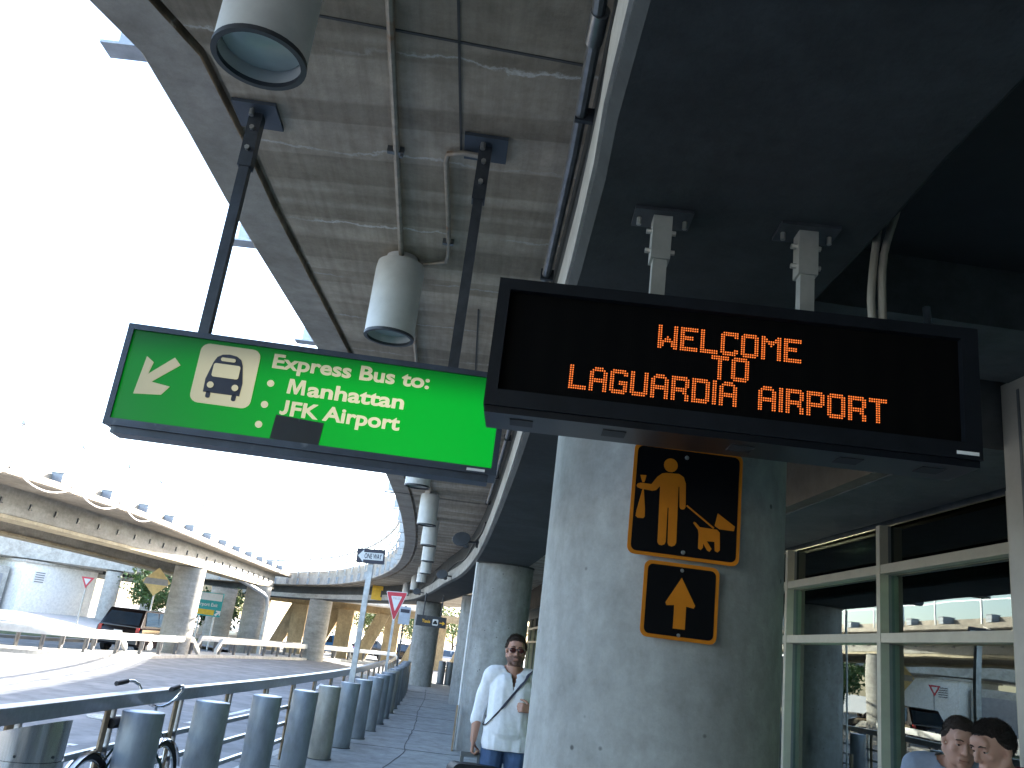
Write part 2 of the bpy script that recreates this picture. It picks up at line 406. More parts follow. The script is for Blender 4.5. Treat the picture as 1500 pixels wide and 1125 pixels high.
# our road: from the kerb to the island
ISL = spline([(-24, 6), (-19, 17), (-15.2, 24.0), (-12.1, 27.2), (-11.1, 28.7), (-10.35, 31.5), (-9.9, 36), (-9.2, 40.5), (-7.8, 46), (-6.5, 51.3), (-4.6, 55), (-2, 58)], .8)
mb = MB(); m = 60
for i in range(m):
    ya, yb = -40+i*100/m, -40+(i+1)*100/m
    def kx(y):
        for a, b in zip(KERB, KERB[1:]):
            if a[1] <= y <= b[1]: return a[0]+(b[0]-a[0])*(y-a[1])/(b[1]-a[1]+1e-9)+.01
        return KERB[0][0] if y < KERB[0][1] else 40
    def ix(y):
        if y < ISL[0][1]: return -24
        for a, b in zip(ISL, ISL[1:]):
            if min(a[1], b[1]) <= y <= max(a[1], b[1]): return a[0]+(b[0]-a[0])*(y-a[1])/(b[1]-a[1]+1e-9)
        return -2
    mb.quad((ix(ya), ya, -.13), (kx(ya), ya, -.13), (kx(yb), yb, -.13), (ix(yb), yb, -.13))
mb.quad((-24, 60, -.13), (40, 60, -.13), (40, 40.02, -.128), (-2, 40.02, -.128))
tag(mb.build('road', ASPH, smooth=False), kind='structure')
# painted edge line, worn, and a lane mark
LN = spline([(-6.2, 2), (-5.2, 8), (-4.55, 12), (-4.0, 17), (-3.75, 22), (-3.8, 28), (-4.3, 34)], .5)
LN2 = spline([(-7.4, 9.5), (-6.6, 12.5), (-6.2, 14.2)], .5)
mb = MB()
fr = frames(LN)
for (p, t, nn), (q, t2, n2) in zip(fr, fr[1:]):
    if int(p[1]/3) % 3 != 1: mb.quad((p[0], p[1], -.126), (p[0]+nn[0]*.12, p[1]+nn[1]*.12, -.126), (q[0]+n2[0]*.12, q[1]+n2[1]*.12, -.126), (q[0], q[1], -.126))
fr = frames(LN2)
for (p, t, nn), (q, t2, n2) in zip(fr, fr[1:]):
    mb.quad((p[0], p[1], -.126), (p[0]+nn[0]*.3, p[1]+nn[1]*.3, -.126), (q[0]+n2[0]*.3, q[1]+n2[1]*.3, -.126), (q[0], q[1], -.126))
mb.build('painted_marking', PAINTW, bpy.data.objects['road'], smooth=False)
# manhole
mh = thing('manhole_cover', 'round pale manhole cover in the road behind the bicycle', 'manhole', (-5.1, 15.0, -.13))
MB().lathe((-5.1, 15.0, -.128), [(.42, 0), (.42, .012), (.36, .014), (.36, .008)], 32).build('rim', C_PALE, mh)
mb = MB().lathe((-5.1, 15.0, -.124), [(.34, 0), (.34, .010)], 32)
for k in range(-3, 4): mb.box((-5.1+k*.085, 15.0, -.112), (.03, .5-abs(k)*.06, .006))
mb.build('lid', GALV, mh)
# island with guard rail
mb = MB(); secs = []
for p, t, nn in frames(ISL): secs.append([(p[0]-nn[0]*o, p[1]-nn[1]*o, z) for o, z in ((0, -.7), (.01, -.02), (.04, 0), (1.3, 0), (1.9, -.7))])
tag(mb.loft(secs).build('traffic_island', C_PALE), kind='structure')
# lane beyond the island where the dark car drives, and verge
mb = MB()
lane = spline([(-34, 20), (-24, 28), (-17.5, 33), (-14, 38), (-12.5, 46), (-11, 58), (-8, 70), (0, 84)], 1.0)
fr = frames(lane)
for (p, t, nn), (q, t2, n2) in zip(fr, fr[1:]):
    mb.quad((p[0]-nn[0]*3.2, p[1]-nn[1]*3.2, -.312), (p[0]+nn[0]*3, p[1]+nn[1]*3, -.312), (q[0]+n2[0]*3, q[1]+n2[1]*3, -.312), (q[0]-n2[0]*3.2, q[1]-n2[1]*3.2, -.312))
tag(mb.build('far_road', ASPH, smooth=False), kind='structure')
mb = MB(); secs = []
for (p, t, nn) in fr[6:-8]: secs.append([(p[0]-nn[0]*o, p[1]-nn[1]*o, z) for o, z in ((3.5, -.7), (3.52, -.2), (3.7, -.19), (5.0, 0), (15, .35), (15, -.7))])
tag(mb.loft(secs).build('verge', GROUND), kind='structure')
mb = MB(); secs = []
for (p, t, nn) in fr[8:-10]: secs.append([(p[0]-nn[0]*o, p[1]-nn[1]*o, z) for o, z in ((3.75, -.17), (4.9, .0), (4.9, -.1), (3.75, -.25))])
tag(mb.loft(secs).build('grass_strip', GRASS), kind='structure')

# ---- overhead roadway
ZS = 3.75
EDGE = spline([(-8.5, -45), (-8, -22), (-6.6, -10), (-4.6, -3), (-3.0, .4), (-2.15, 1.9), (-1.72, 2.55), (-1.55, 3.0), (-1.5, 4.2), (-1.41, 5.6), (-1.27, 8), (-1.15, 11.9), (-1.13, 14.4), (-1.18, 17.1), (-1.34, 21), (-1.77, 26.3), (-2.5, 31.4), (-3.7, 37), (-5.5, 43), (-7.5, 47.6), (-11.5, 54), (-19, 61), (-30, 66)], .5)
GIRD = spline([(-1.2, -45), (-.3, -20), (.12, -9), (.17, -4), (.2, 0), (.24, 2), (.29, 3), (.36, 8), (.33, 14), (.12, 19), (-.28, 23), (-.85, 29), (-1.75, 35.6), (-3.2, 40), (-5.0, 44.2), (-7.0, 48.4), (-10.9, 54.6), (-18.5, 61.8), (-29.6, 67)], .5)
deck = thing('overhead_roadway', 'curving concrete upper roadway overhead with cracked soffit and grooved edge', 'overpass')
secs = []
for p, t, nn in frames(EDGE):
    secs.append([(p[0]+nn[0]*o, p[1]+nn[1]*o, z) for o, z in ((.26, ZS), (.26, ZS+.05), (.31, ZS+.05), (.31, ZS), (9.5+max(0, (2-p[1])*.12), ZS), (9.5+max(0, (2-p[1])*.12), ZS+.45), (.26, ZS+.45))])
MB().loft(secs).build('soffit_slab', C_SOFFIT, deck, ang=20)
secs = []
for p, t, nn in frames(EDGE):
    secs.append([(p[0]+nn[0]*o, p[1]+nn[1]*o, z) for o, z in ((.258, ZS+.012), (.258, ZS+.7), (.02, ZS+.7), (0, ZS+.68), (0, ZS+.018), (.012, ZS+.008))])
MB().loft(secs).build('edge_beam', concrete('edge_concrete', (.48, .44, .39), (.6, .6, 1), .8), deck, ang=30)
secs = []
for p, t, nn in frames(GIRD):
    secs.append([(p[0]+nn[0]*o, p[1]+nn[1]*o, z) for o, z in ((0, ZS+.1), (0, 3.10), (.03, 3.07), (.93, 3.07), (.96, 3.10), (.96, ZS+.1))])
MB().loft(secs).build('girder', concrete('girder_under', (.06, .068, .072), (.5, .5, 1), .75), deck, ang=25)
secs = []
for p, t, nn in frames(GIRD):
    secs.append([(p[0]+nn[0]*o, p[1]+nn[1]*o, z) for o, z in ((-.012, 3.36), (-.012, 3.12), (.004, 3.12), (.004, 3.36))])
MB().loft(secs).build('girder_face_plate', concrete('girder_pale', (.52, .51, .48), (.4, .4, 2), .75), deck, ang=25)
JD = mat('joint_dark', (.07, .07, .07), .9)
for y in (1.55, 2.62, 6.9, 9.8, 13.1): MB().box((-.45, y, ZS-.001), (1.35, .012, .006), Matrix.Rotation(R(3), 3, 'Z')).build('formwork_joint', JD, deck, smooth=False)
MB().box((-.27, 2.05, ZS-.001), (.010, 2.6, .006), Matrix.Rotation(R(-1.5), 3, 'Z')).build('formwork_joint', JD, deck, smooth=False)
MB().box((-.05, 7.5, ZS-.001), (.010, 4.6, .006), Matrix.Rotation(R(-1), 3, 'Z')).build('formwork_joint', JD, deck, smooth=False)
# railing: posts on side brackets, rails
L = plen(EDGE); s0 = 1.0; k = 0
proto_b = proto_p = None
while s0 < L-2:
    p, t = at_len(EDGE, s0); a = math.atan2(t[1], t[0])
    Mx = Matrix.Rotation(a, 4, 'Z'); Mx.translation = (p[0], p[1], 0)
    if proto_b is None:
        b1 = MB().box((0, .03, ZS+.03), (.10, .26, .012)); b1.box((0, .012, ZS+.2), (.12, .02, .32)); b1.box((0, .06, ZS+.2), (.02, .1, .3))
        proto_b = b1.mesh('bracket'); proto_b.materials.append(GALV)
        p1 = MB().box((0, .1, ZS+.95), (.07, .05, 1.0)); p1.ell((0, .1, ZS+1.47), (.045, .045, .04))
        proto_p = p1.mesh('rail_post'); proto_p.materials.append(GALV)
    for nm, me in (('bracket', proto_b), ('rail_post', proto_p)):
        o = bpy.data.objects.new(nm, me); col.objects.link(o); o.matrix_basis = Mx; o.parent = deck
    s0 += 1.72; k += 1
for z, r_ in ((ZS+1.38, .05), (ZS+.98, .025), (ZS+.68, .025)):
    MB().tube([(p[0]-nn[0]*.1, p[1]-nn[1]*.1, z) for p, t, nn in frames(EDGE)], r_, 8).build('handrail', GALV, deck)
# cross beam and recess to the right of the girder, inner slab over the windows
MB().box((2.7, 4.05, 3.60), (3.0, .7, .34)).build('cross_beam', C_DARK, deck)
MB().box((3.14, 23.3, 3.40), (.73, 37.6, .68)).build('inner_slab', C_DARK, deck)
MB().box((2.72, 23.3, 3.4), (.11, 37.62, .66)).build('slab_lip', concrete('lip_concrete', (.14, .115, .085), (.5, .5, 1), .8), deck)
BLK = mat('recess_shade', (.022, .024, .028), .9)
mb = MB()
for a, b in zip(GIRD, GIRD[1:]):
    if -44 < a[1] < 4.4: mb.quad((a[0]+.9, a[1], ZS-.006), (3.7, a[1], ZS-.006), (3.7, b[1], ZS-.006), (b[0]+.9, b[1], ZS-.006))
mb.build('recess_shade_sheet', BLK, deck, smooth=False)  # added dark sheet, the shade of the recess put into its colour
for y in (-4, -12, -20, -28): MB().box((2.6, y, 3.42), (2.9, .6, .68)).build('cross_beam', C_DARK, deck)  # unseen beams added behind the camera to keep light off the recess
# ---- round columns
def column(name, label, x, y, r, zt, zb=0., m=C_COL, grp='round concrete columns beside the walkway'):
    t = thing(name, label, 'column', (x, y, zb), 0, grp)
    MB().lathe((x, y, zb), [(r, 0), (r, (zt-zb)*.33), (r, (zt-zb)*.66), (r, zt-zb)], 72).build('shaft', m, t)
    MB().lathe((x, y, zt-.035), [(r+.012, 0), (r+.012, .03)], 72).build('top_joint', C_DARK, t)
    return t
c1 = column('concrete_column', 'big round concrete column carrying the dog sign, nearest the camera', .87, 3.66, .5, 3.08)
c2 = column('concrete_column', 'round concrete column directly behind the man in white', .86, 15.35, .5, 3.08)
c3 = column('concrete_column', 'round concrete column half hidden behind the one next to the man', .74, 26.4, .46, 3.08)
c4 = column('concrete_column', 'round concrete column behind the hanging taxi sign at the walkway end', -.85, 34.2, .5, 3.08)
MB().tube([(.345, 15.1, 0), (.345, 15.1, 3.05)], .02).build('downpipe', WHITEP, c2)
MB().box((.32, 14.98, .35), (.03, .1, .7)).build('guard_plate', POSTBR, c2)

# ---- downlights along the soffit
def downlight(i, x, y, label):
    t = thing('soffit_downlight', label, 'light', (0, 0, 0), 0, 'cylinder downlights in a row under the roadway')
    zt = 0.
    MB().lathe((0, 0, 0), [(.09, -.001), (.09, -.035), (.135, -.05), (.14, -.09), (.14, -.50), (.128, -.50), (.126, -.43)], 40, None, False).build('can', CAN, t)
    MB().lathe((0, 0, -.44), [(.127, 0), (.12, -.008), (.05, -.016), (.001, -.018)], 32).build('lens', mat('lamp_lens', (.36, .42, .40), .15, 0, .05), t)
    MB().lathe((0, 0, -.5), [(.1425, -.004), (.1425, .012), (.125, .012), (.125, -.004), (.1425, -.004)], 40, None, False).build('rim', DKPAINT, t)
    t.location = (x, y, ZS)
    return t
lights = [(-.80, 2.22), (-.56, 4.57), (-.56, 9.4), (-.53, 12.6), (-.56, 15.4), (-.64, 18.6), (-.78, 22.2), (-1.0, 26.0), (-1.38, 30.6), (-1.9, 35.2)]
for i, (x, y) in enumerate(lights):
    lb = 'grey cylinder downlight under the roadway, ' + ('cut by the top edge, glass lens showing' if i == 0 else 'behind the green sign, green glow on its lens' if i == 1 else ORD[i-2]+' of the row seen below the green sign')
    if i == 0: L0 = downlight(i, x, y, lb)
    else:
        o = copy_tree(L0); o.location = (x, y, ZS); o['label'] = lb
# conduits
cd = thing('electrical_conduit', 'thin rusty conduit clipped to the soffit running to the downlights', 'conduit')
pp = [(-.56, 1.0, ZS-.02), (-.56, 4.5, ZS-.02)]
MB().tube([(-.44, -.5, ZS-.02), (-.47, 1.5, ZS-.02), (-.52, 3.2, ZS-.02), (-.56, 4.5, ZS-.02)], .016).build('pipe', PIPE, cd)
MB().tube([(p[0], p[1], ZS-.02) for p in spline([(-.52, 4.75), (-.56, 9.4), (-.53, 12.6), (-.56, 15.4), (-.64, 18.6), (-.78, 22.2), (-1.0, 26), (-1.38, 30.6), (-1.9, 35.2)], .5)], .016).build('pipe', PIPE, cd)
for y, x in ((1.3, -.465), (2.3, -.495), (3.4, -.53), (7, -.55), (11, -.545), (14, -.545)):
    mb = MB().box((x, y, ZS-.018), (.075, .025, .03)); mb.cyl((x+.028, y, ZS-.05), (x+.028, y, ZS), .008); mb.build('clamp', PIPEG, cd)
bc = thing('branch_conduit', 'thin bent conduit from downlight to the sign post plate', 'conduit')
MB().tube(spline([(-.44, 4.56, ZS-.03), (-.33, 4.52, ZS-.02), (-.29, 4.42, ZS-.02), (-.29, 3.9, ZS-.02), (-.30, 3.42, ZS-.02), (-.29, 3.36, ZS-.02), (-.22, 3.32, ZS-.03), (-.1, 3.3, ZS-.05)], .05), .013).build('pipe', PIPE, bc)
mb = MB().box((-.29, 4.25, ZS-.016), (.06, .025, .03)).build('clamp', PIPEG, bc)
gc = thing('girder_conduit', 'dark steel conduit running along the side of the girder', 'conduit')
MB().tube([(p[0]-.05, p[1], 3.60) for p in GIRD if -2 < p[1] < 12.5], .024, 10).build('pipe', PIPEG, gc)
for y in (1.7, 2.75, 4.2, 6, 8, 10, 12):
    p = min(GIRD, key=lambda q: abs(q[1]-y)); MB().box((p[0]-.045, y, 3.6), (.07, .022, .058)).build('clamp', DKPAINT, gc)
MB().cyl((.21, 2.2, 3.60), (.212, 2.34, 3.60), .031).build('coupling', PIPEG, gc)
gw = thing('loudspeaker_cable', 'thin black cable looping along the girder between the loudspeakers', 'cable')
cbl = [(p[0]-.025, p[1], 3.42+.05*math.sin(p[1]*1.3)) for p in GIRD if 12.4 < p[1] < 36]
MB().tube(cbl, .014, 6).build('cable_run', BLACK, gw)
for i, (x, y) in enumerate(((.14, 13.5), (-.2, 21.2), (-1.12, 30.4))):
    t = thing('loudspeaker', 'small dark horn loudspeaker on the girder, '+['nearest', 'middle', 'farthest'][i]+' of three', 'loudspeaker', (0, 0, 0), 0, 'loudspeakers along the girder')
    MB().loft([[(math.cos(a)*r_, yy, math.sin(a)*r_*.8) for a in [2*math.pi*k/20 for k in range(20)]] for yy, r_ in ((-.16, .14), (-.15, .15), (-.05, .1), (.06, .055), (.12, .05))]).build('horn', DKPAINT, t)
    MB().box((.12, .05, .04), (.2, .025, .025)).box((.2, .05, .02), (.02, .06, .12)).build('bracket', DKSTEEL, t)
    t.location = (x-.08, y, 3.17); t.rotation_euler = (R(-15), 0, R(-20))

# ================================================================== TERMINAL FRONT
XF = 3.6
term = thing('terminal_front', 'glazed terminal front with beige window frames along the walkway', 'building', (XF, 5, 0))
mull = [5.34, 7.13, 9.18, 11.2, 13.2, 15.2, 17.2, 19.2, 21.2, 23.2, 25.2, 27.2, 29.2, 31.2, 33.2, 35.2, 37.2, 39.2]
mull = [-24.6+2*k for k in range(15)] + mull
for y in mull:
    o = MB().box((XF-.012, y, 1.53), (.075, .062, 3.05)).build('mullion', ALU, term)
    MB().box((XF+.09, y, 1.53), (.13, .07, 3.05)).build('mullion_web', ALUD, o)
for z in (2.12, 2.68, .12):
    for a, b in zip(mull, mull[1:]):
        o = MB().box((XF-.01, (a+b)/2, z), (.07, b-a-.063, .075)).build('transom', ALU, term)
        MB().box((XF+.075, (a+b)/2, z-.012), (.1, b-a-.063, .05)).build('transom_web', ALUD, o)
G1 = glass('window_glass', (.50, .70, .65), 1.4); G2 = glass('spandrel_glass', (.012, .016, .015), .8)
for a, b in zip(mull, mull[1:]):
    for z0, z1, g in ((.165, 2.075, G1), (2.165, 2.635, G1), (2.725, 3.06, G2)):
        MB().box((XF+.055, (a+b)/2, (z0+z1)/2), (.012, b-a-.063, z1-z0)).build('pane', g, term, smooth=False)
BLOCKM = mat('shade_block_dark', (.03, .04, .04), .2)
MB().box((2.5, -8.5, 1.53), (2.15, 9, 3.05)).build('shade_block', BLOCKM, term, smooth=False)  # unseen block added behind the camera, cuts light reaching the right side
for k in range(7): MB().box((1.40, -12.9+k*1.47, 1.53), (.06, .08, 3.05)).build('shade_block_mullion', ALU, term, smooth=False)
# interior room
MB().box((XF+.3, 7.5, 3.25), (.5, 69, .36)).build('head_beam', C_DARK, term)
INT = mat('interior_wall', (.20, .25, .24), .8)
MB().quad((XF+.05, -27, .01), (10, -27, .01), (10, 40, .01), (XF+.05, 40, .01)).build('interior_floor', mat('terrazzo', (.25, .26, .25), .4), term, smooth=False)
MB().box((10.05, 6.5, 1.8), (.1, 67.2, 3.7)).build('interior_back_wall', INT, term)
MB().box((6.85, 6.5, 3.66), (6.5, 67, .1)).build('interior_ceiling', mat('ceiling_panel', (.5, .5, .48), .8), term)
MB().box((6.85, -27, 1.8), (6.5, .1, 3.7)).build('interior_end_wall', INT, term); MB().box((6.85, 40, 1.8), (6.5, .1, 3.7)).build('interior_end_wall', INT, term)
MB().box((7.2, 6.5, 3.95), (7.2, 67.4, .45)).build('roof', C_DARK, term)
for x, y in ((4.0, 8.6), (4.0, 11.2), (6.2, 5), (6.2, 9), (6.2, 13)):       # lit strips seen as thin yellow lines; near pair added to brighten the partition
    MB().box((x, y, 3.3 if x > 5 else 3.04), (.07, 1.6, .04)).build('lamp_strip', mat('lamp_strip', (.8, .8, .5), .5, emit=(1, .88, .45), es=14.) if x > 5 else mat('partition_fill', (.8, .8, .5), .5, emit=(1, .92, .6), es=45.), term)
# teal panelled partition behind the glass
TEAL = mat('teal_panel', (.24, .55, .52), .45, 0, .08, 4); TEALD = mat('teal_frame', (.08, .22, .21), .45, 0, .08, 4)
pt = thing('partition', 'teal panelled partition standing behind the window glass', 'partition', (4.6, 10, 0))
MB().box((4.62, 10.1, 1.06), (.05, 1.35, 2.1)).build('board', TEAL, pt)
for y in (9.45, 10.2, 10.75): MB().box((4.57, y, 1.06), (.05, .05, 2.12)).build('stile', TEALD, pt)
for z in (.3, .9, 1.42, 2.12): MB().box((4.572, 10.1, z), (.045, 1.34, .045)).build('rail', TEALD, pt)
# square pale post at the right edge of the picture
po = thing('square_post', 'pale square post at the right edge in front of the glass', 'post', (3.11, 4.32, 0))
MB().box((3.11, 4.32, 1.72), (.3, .3, 3.43)).build('shaft', mat('post_paint', (.40, .37, .31), .5, 0, .08, 5), po)
MB().box((2.9585, 4.32, 1.72), (.006, .02, 3.3)).build('seam', ALUD, po)
# little sprinkler arm below the soffit
sp = thing('ceiling_camera', 'small grey arm fitting under the soffit beside the message board', 'fitting', (2.05, 3.5, 2.8))
MB().tube([(2.05, 3.62, 3.44), (2.05, 3.55, 2.85), (1.97, 3.5, 2.72)], .018).build('arm', GALV, sp)
MB().cyl((1.97, 3.5, 2.76), (1.86, 3.42, 2.7), .035, .05).build('head', GALV, sp)

# ================================================================== SIGNS
# ---- hanging green bus sign
GY = 3.2; gx0, gx1, gz0, gz1 = -1.388, .100, 2.274, 2.68
gs = thing('hanging_bus_sign', 'green lit hanging sign reading Express Bus to Manhattan and JFK Airport', 'sign', (-.64, GY, gz0))
def lit(name, c, base, es, uneven=True):
    m = bpy.data.materials.new(name); m.use_nodes = True; nt = m.node_tree; b = nt.nodes['Principled BSDF']
    b.inputs['Base Color'].default_value = (*base, 1); b.inputs['Roughness'].default_value = .35; b.inputs['Specular IOR Level'].default_value = .25; b.inputs['Emission Color'].default_value = (*c, 1)
    # lamp tubes inside the box: the right half burns, the left end is weak
    tc = nt.nodes.new('ShaderNodeTexCoord'); sx = nt.nodes.new('ShaderNodeSeparateXYZ'); nt.links.new(tc.outputs['Object'], sx.inputs[0])
    mr = nt.nodes.new('ShaderNodeMapRange'); mr.interpolation_type = 'SMOOTHSTEP'; mr.inputs[1].default_value = -1.5; mr.inputs[2].default_value = -.15; mr.inputs[3].default_value = es*.34; mr.inputs[4].default_value = es
    nt.links.new(sx.outputs[0], mr.inputs[0])
    mz = nt.nodes.new('ShaderNodeMapRange'); mz.interpolation_type = 'SMOOTHSTEP'; mz.inputs[1].default_value = 2.70; mz.inputs[2].default_value = 2.52; mz.inputs[3].default_value = .12; mz.inputs[4].default_value = 1.
    nt.links.new(sx.outputs[2], mz.inputs[0])
    mu = nt.nodes.new('ShaderNodeMath'); mu.operation = 'MULTIPLY'; nt.links.new(mr.outputs[0], mu.inputs[0]); nt.links.new(mz.outputs[0], mu.inputs[1])
    nt.links.new(mu.outputs[0], b.inputs['Emission Strength']); return m
GFACE = lit('lit_green_face', (.0, .36, .02), (.002, .055, .018), .16)
CREAM = lit('lit_cream_face', (.92, .86, .56), (.22, .21, .15), .108)
NAVY = mat('sign_navy', (.02, .025, .045), .4)
DEP = .17
mb = MB().box(((gx0+gx1)/2, GY+DEP/2, (gz0+gz1)/2), (gx1-gx0, DEP-.012, gz1-gz0-.004)); mb.build('cabinet', GRNFR, gs, smooth=False)
MB().box(((gx0+gx1)/2, GY+DEP-.004, (gz0+gz1)/2), (gx1-gx0-.05, .012, gz1-gz0-.05)).build('back_face', GFACE, gs, smooth=False)
fr_ = MB(); fw = .022
for c, d in ((((gx0+gx1)/2, GY, gz1-fw/2), (gx1-gx0, .026, fw)), (((gx0+gx1)/2, GY, gz0+fw*.6), (gx1-gx0, .026, fw*1.2)), ((gx0+fw/2, GY, (gz0+gz1)/2), (fw, .024, gz1-gz0-2*fw)), ((gx1-fw/2, GY, (gz0+gz1)/2), (fw, .024, gz1-gz0-2*fw))):
    fr_ = MB().box(c, d); fr_.build('frame_bar', GRNFR, gs, smooth=False)
MB().box(((gx0+gx1)/2, GY+.05, gz0-.012), (gx1-gx0-.06, .1, .03)).build('bottom_channel', GRNFR, gs, smooth=False)
gf = MB().box(((gx0+gx1)/2, GY+.002, (gz0+gz1)/2), (gx1-gx0-2*fw, .008, gz1-gz0-2*fw)).build('face', GFACE, gs, smooth=False)
GM = face_M((0, GY-.002, 0), (1, 0, 0))
MB().prism([(-1.307, 2.405), (-1.292, 2.558), (-1.262, 2.538), (-1.272, 2.488), (-1.187, 2.567), (-1.160, 2.540), (-1.252, 2.460), (-1.180, 2.450), (-1.205, 2.414)], GM, .004).build('arrow', CREAM, gf, smooth=False)
ic = MB().prism(rrect(-1.098, 2.404, -.868, 2.642, .032), GM, .004).build('bus_panel', CREAM, gf, smooth=False)
GM2 = face_M((0, GY-.0062, 0), (1, 0, 0)); GM3 = face_M((0, GY-.0092, 0), (1, 0, 0))
bus = [(-1.052, 2.448), (-.914, 2.448), (-.912, 2.50), (-.926, 2.570), (-.936, 2.592), (-.955, 2.604), (-.983, 2.608), (-1.010, 2.604), (-1.028, 2.592), (-1.038, 2.570), (-1.054, 2.50)]
MB().prism(bus, GM2, .003).build('bus_body', NAVY, gf, smooth=False)
for x in (-1.040, -.942): MB().prism(rrect(x, 2.426, x+.017, 2.452, .007), GM2, .003).build('bus_wheel', NAVY, gf, smooth=False)
MB().prism(rrect(-1.034, 2.512, -.932, 2.566, .008), GM3, .003).build('bus_window', CREAM, gf, smooth=False)
MB().prism(rrect(-1.012, 2.578, -.956, 2.592, .006), GM3, .003).build('bus_headsign', CREAM, gf, smooth=False)
for x in (-1.030, -.936): MB().prism(circ(x, 2.478, .0125), GM3, .003).build('bus_lamp', CREAM, gf, smooth=False)
for body, x, z, wd in (('Express Bus to:', -.816, 2.582, .612), ('anhattan', -.663, 2.487, .374), ('FK Airport', -.712, 2.401, .42)):
    text_obj('lettering', body, face_M((x, GY-.002, z), (1, 0, 0)), .079, CREAM, gf, wd, .0021, .004)
MB().prism([(-.752, 2.404), (-.744, 2.400), (-.735, 2.401), (-.726, 2.408), (-.722, 2.420), (-.722, 2.459), (-.736, 2.459), (-.736, 2.421), (-.739, 2.414), (-.744, 2.412), (-.752, 2.416)], GM, .004).build('letter', CREAM, gf, smooth=False)
MB().prism([(x-.741, z+2.487) for x, z in ((0, 0), (.003, .059), (.020, .059), (.034, .022), (.048, .059), (.065, .059), (.068, 0), (.055, 0), (.0535, .041), (.039, 0), (.029, 0), (.0145, .041), (.013, 0))], GM, .004).build('letter', CREAM, gf, smooth=False)
for x, z in ((-.808, 2.517), (-.814, 2.431), (-.82, 2.351)): MB().prism(circ(x, z, .0135), GM, .004).build('bullet', CREAM, gf, smooth=False)
MB().prism([(-.768, 2.303), (-.583, 2.293), (-.577, 2.388), (-.762, 2.397)], GM2, .002).build('black_tape', mat('tape', (.012, .014, .016), .55, 0, .2, 8, wear=((.2, .2, .19), 18, .66)), gs, smooth=False)
MB().box((.02, GY-.014, gz0+.012), (.07, .004, .01)).build('maker_plate', WHITEP, gs, smooth=False)
for x, pz in ((-1.13, 3.7), (-.125, 3.7)):
    yy = GY+.085
    o = MB().box((x, yy, (gz1+ZS)/2), (.042, .042, ZS-gz1-.02)).build('hanger_post', DKSTEEL, gs, smooth=False)
    MB().box((x, yy, ZS-.15), (.056, .056, .26)).build('sleeve', DKSTEEL, o, smooth=False)
    MB().box((x, yy, ZS-.012), (.19, .19, .016)).build('ceiling_plate', mat('plate_blue', (.06, .075, .095), .5, .3), o, smooth=False)
    for z in (ZS-.1, ZS-.2):
        MB().cyl((x, yy-.045, z), (x, yy-.027, z), .011, n=6).build('bolt', STEELBOLT, o)
    MB().cyl((x-.012, yy-.05, ZS-.05), (x-.012, yy-.05, ZS-.02), .012, n=6).build('bolt', STEELBOLT, o)

# ---- LED message board
LA, LB = Vector((.011, 2.40, 0)), Vector((1.452, 2.287, 0)); lu = (LB-LA).normalized(); LW = (LB-LA).length
ln = Vector((lu.y, -lu.x, 0))                       # towards the camera
lz0, lz1 = 2.328, 2.735
ms = thing('message_board', 'black hanging LED board reading WELCOME TO LAGUARDIA AIRPORT in orange dots', 'sign', (.73, 2.35, lz0))
def lbox(u0, u1, z0, z1, d0, d1):                   # d measured behind the front plane
    c = LA+lu*(u0+u1)/2-ln*(d0+d1)/2; m3 = Matrix((lu, -ln, Vector((0, 0, 1)))).transposed()
    return MB().box((c.x, c.y, (z0+z1)/2), (u1-u0, d1-d0, z1-z0), m3)
lbox(0, LW, lz0, lz1, .03, .22).build('cabinet', LEDCAB, ms, smooth=False)
bz = .036
for u0, u1, z0, z1 in ((0, LW, lz1-bz, lz1), (0, LW, lz0, lz0+.05), (0, bz, lz0+.05, lz1-bz), (LW-bz-.012, LW, lz0+.05, lz1-bz)):
    lbox(u0, u1, z0, z1, 0, .031).build('bezel', LEDCAB, ms, smooth=False)
lbox(.004, LW-.004, lz0-.02, lz0, .012, .2).build('bottom_tray', mat('tray_blue', (.007, .009, .014), .35, .3), ms, smooth=False)
for u in (.08, .36, .74, 1.06, 1.30): lbox(u, u+.07, lz0-.0225, lz0-.0195, .06, .13).build('vent', BLACK, ms, smooth=False)
LM = face_M(LA-ln*.026, lu)
# dark matrix of unlit lamps
um = bpy.data.materials.new('led_matrix'); um.use_nodes = True; nt = um.node_tree; b = nt.nodes['Principled BSDF']; b.inputs['Roughness'].default_value = .7; b.inputs['Specular IOR Level'].default_value = .08
tc = nt.nodes.new('ShaderNodeTexCoord'); v = nt.nodes.new('ShaderNodeTexVoronoi'); v.inputs['Scale'].default_value = 1/.0068; v.inputs['Randomness'].default_value = 0
nt.links.new(tc.outputs['Object'], v.inputs[0]); rp = nt.nodes.new('ShaderNodeValToRGB'); rp.color_ramp.elements[0].position = .25; rp.color_ramp.elements[1].position = .4
rp.color_ramp.elements[0].color = (.004, .0035, .003, 1); rp.color_ramp.elements[1].color = (.0012, .0012, .0015, 1)
nt.links.new(v.outputs[0], rp.inputs[0]); nt.links.new(rp.outputs[0], b.inputs['Base Color'])
scr = MB().prism([(bz, lz0+.05), (LW-bz, lz0+.05), (LW-bz, lz1-bz), (bz, lz1-bz)], LM, .0006).build('screen', um, ms, smooth=False)
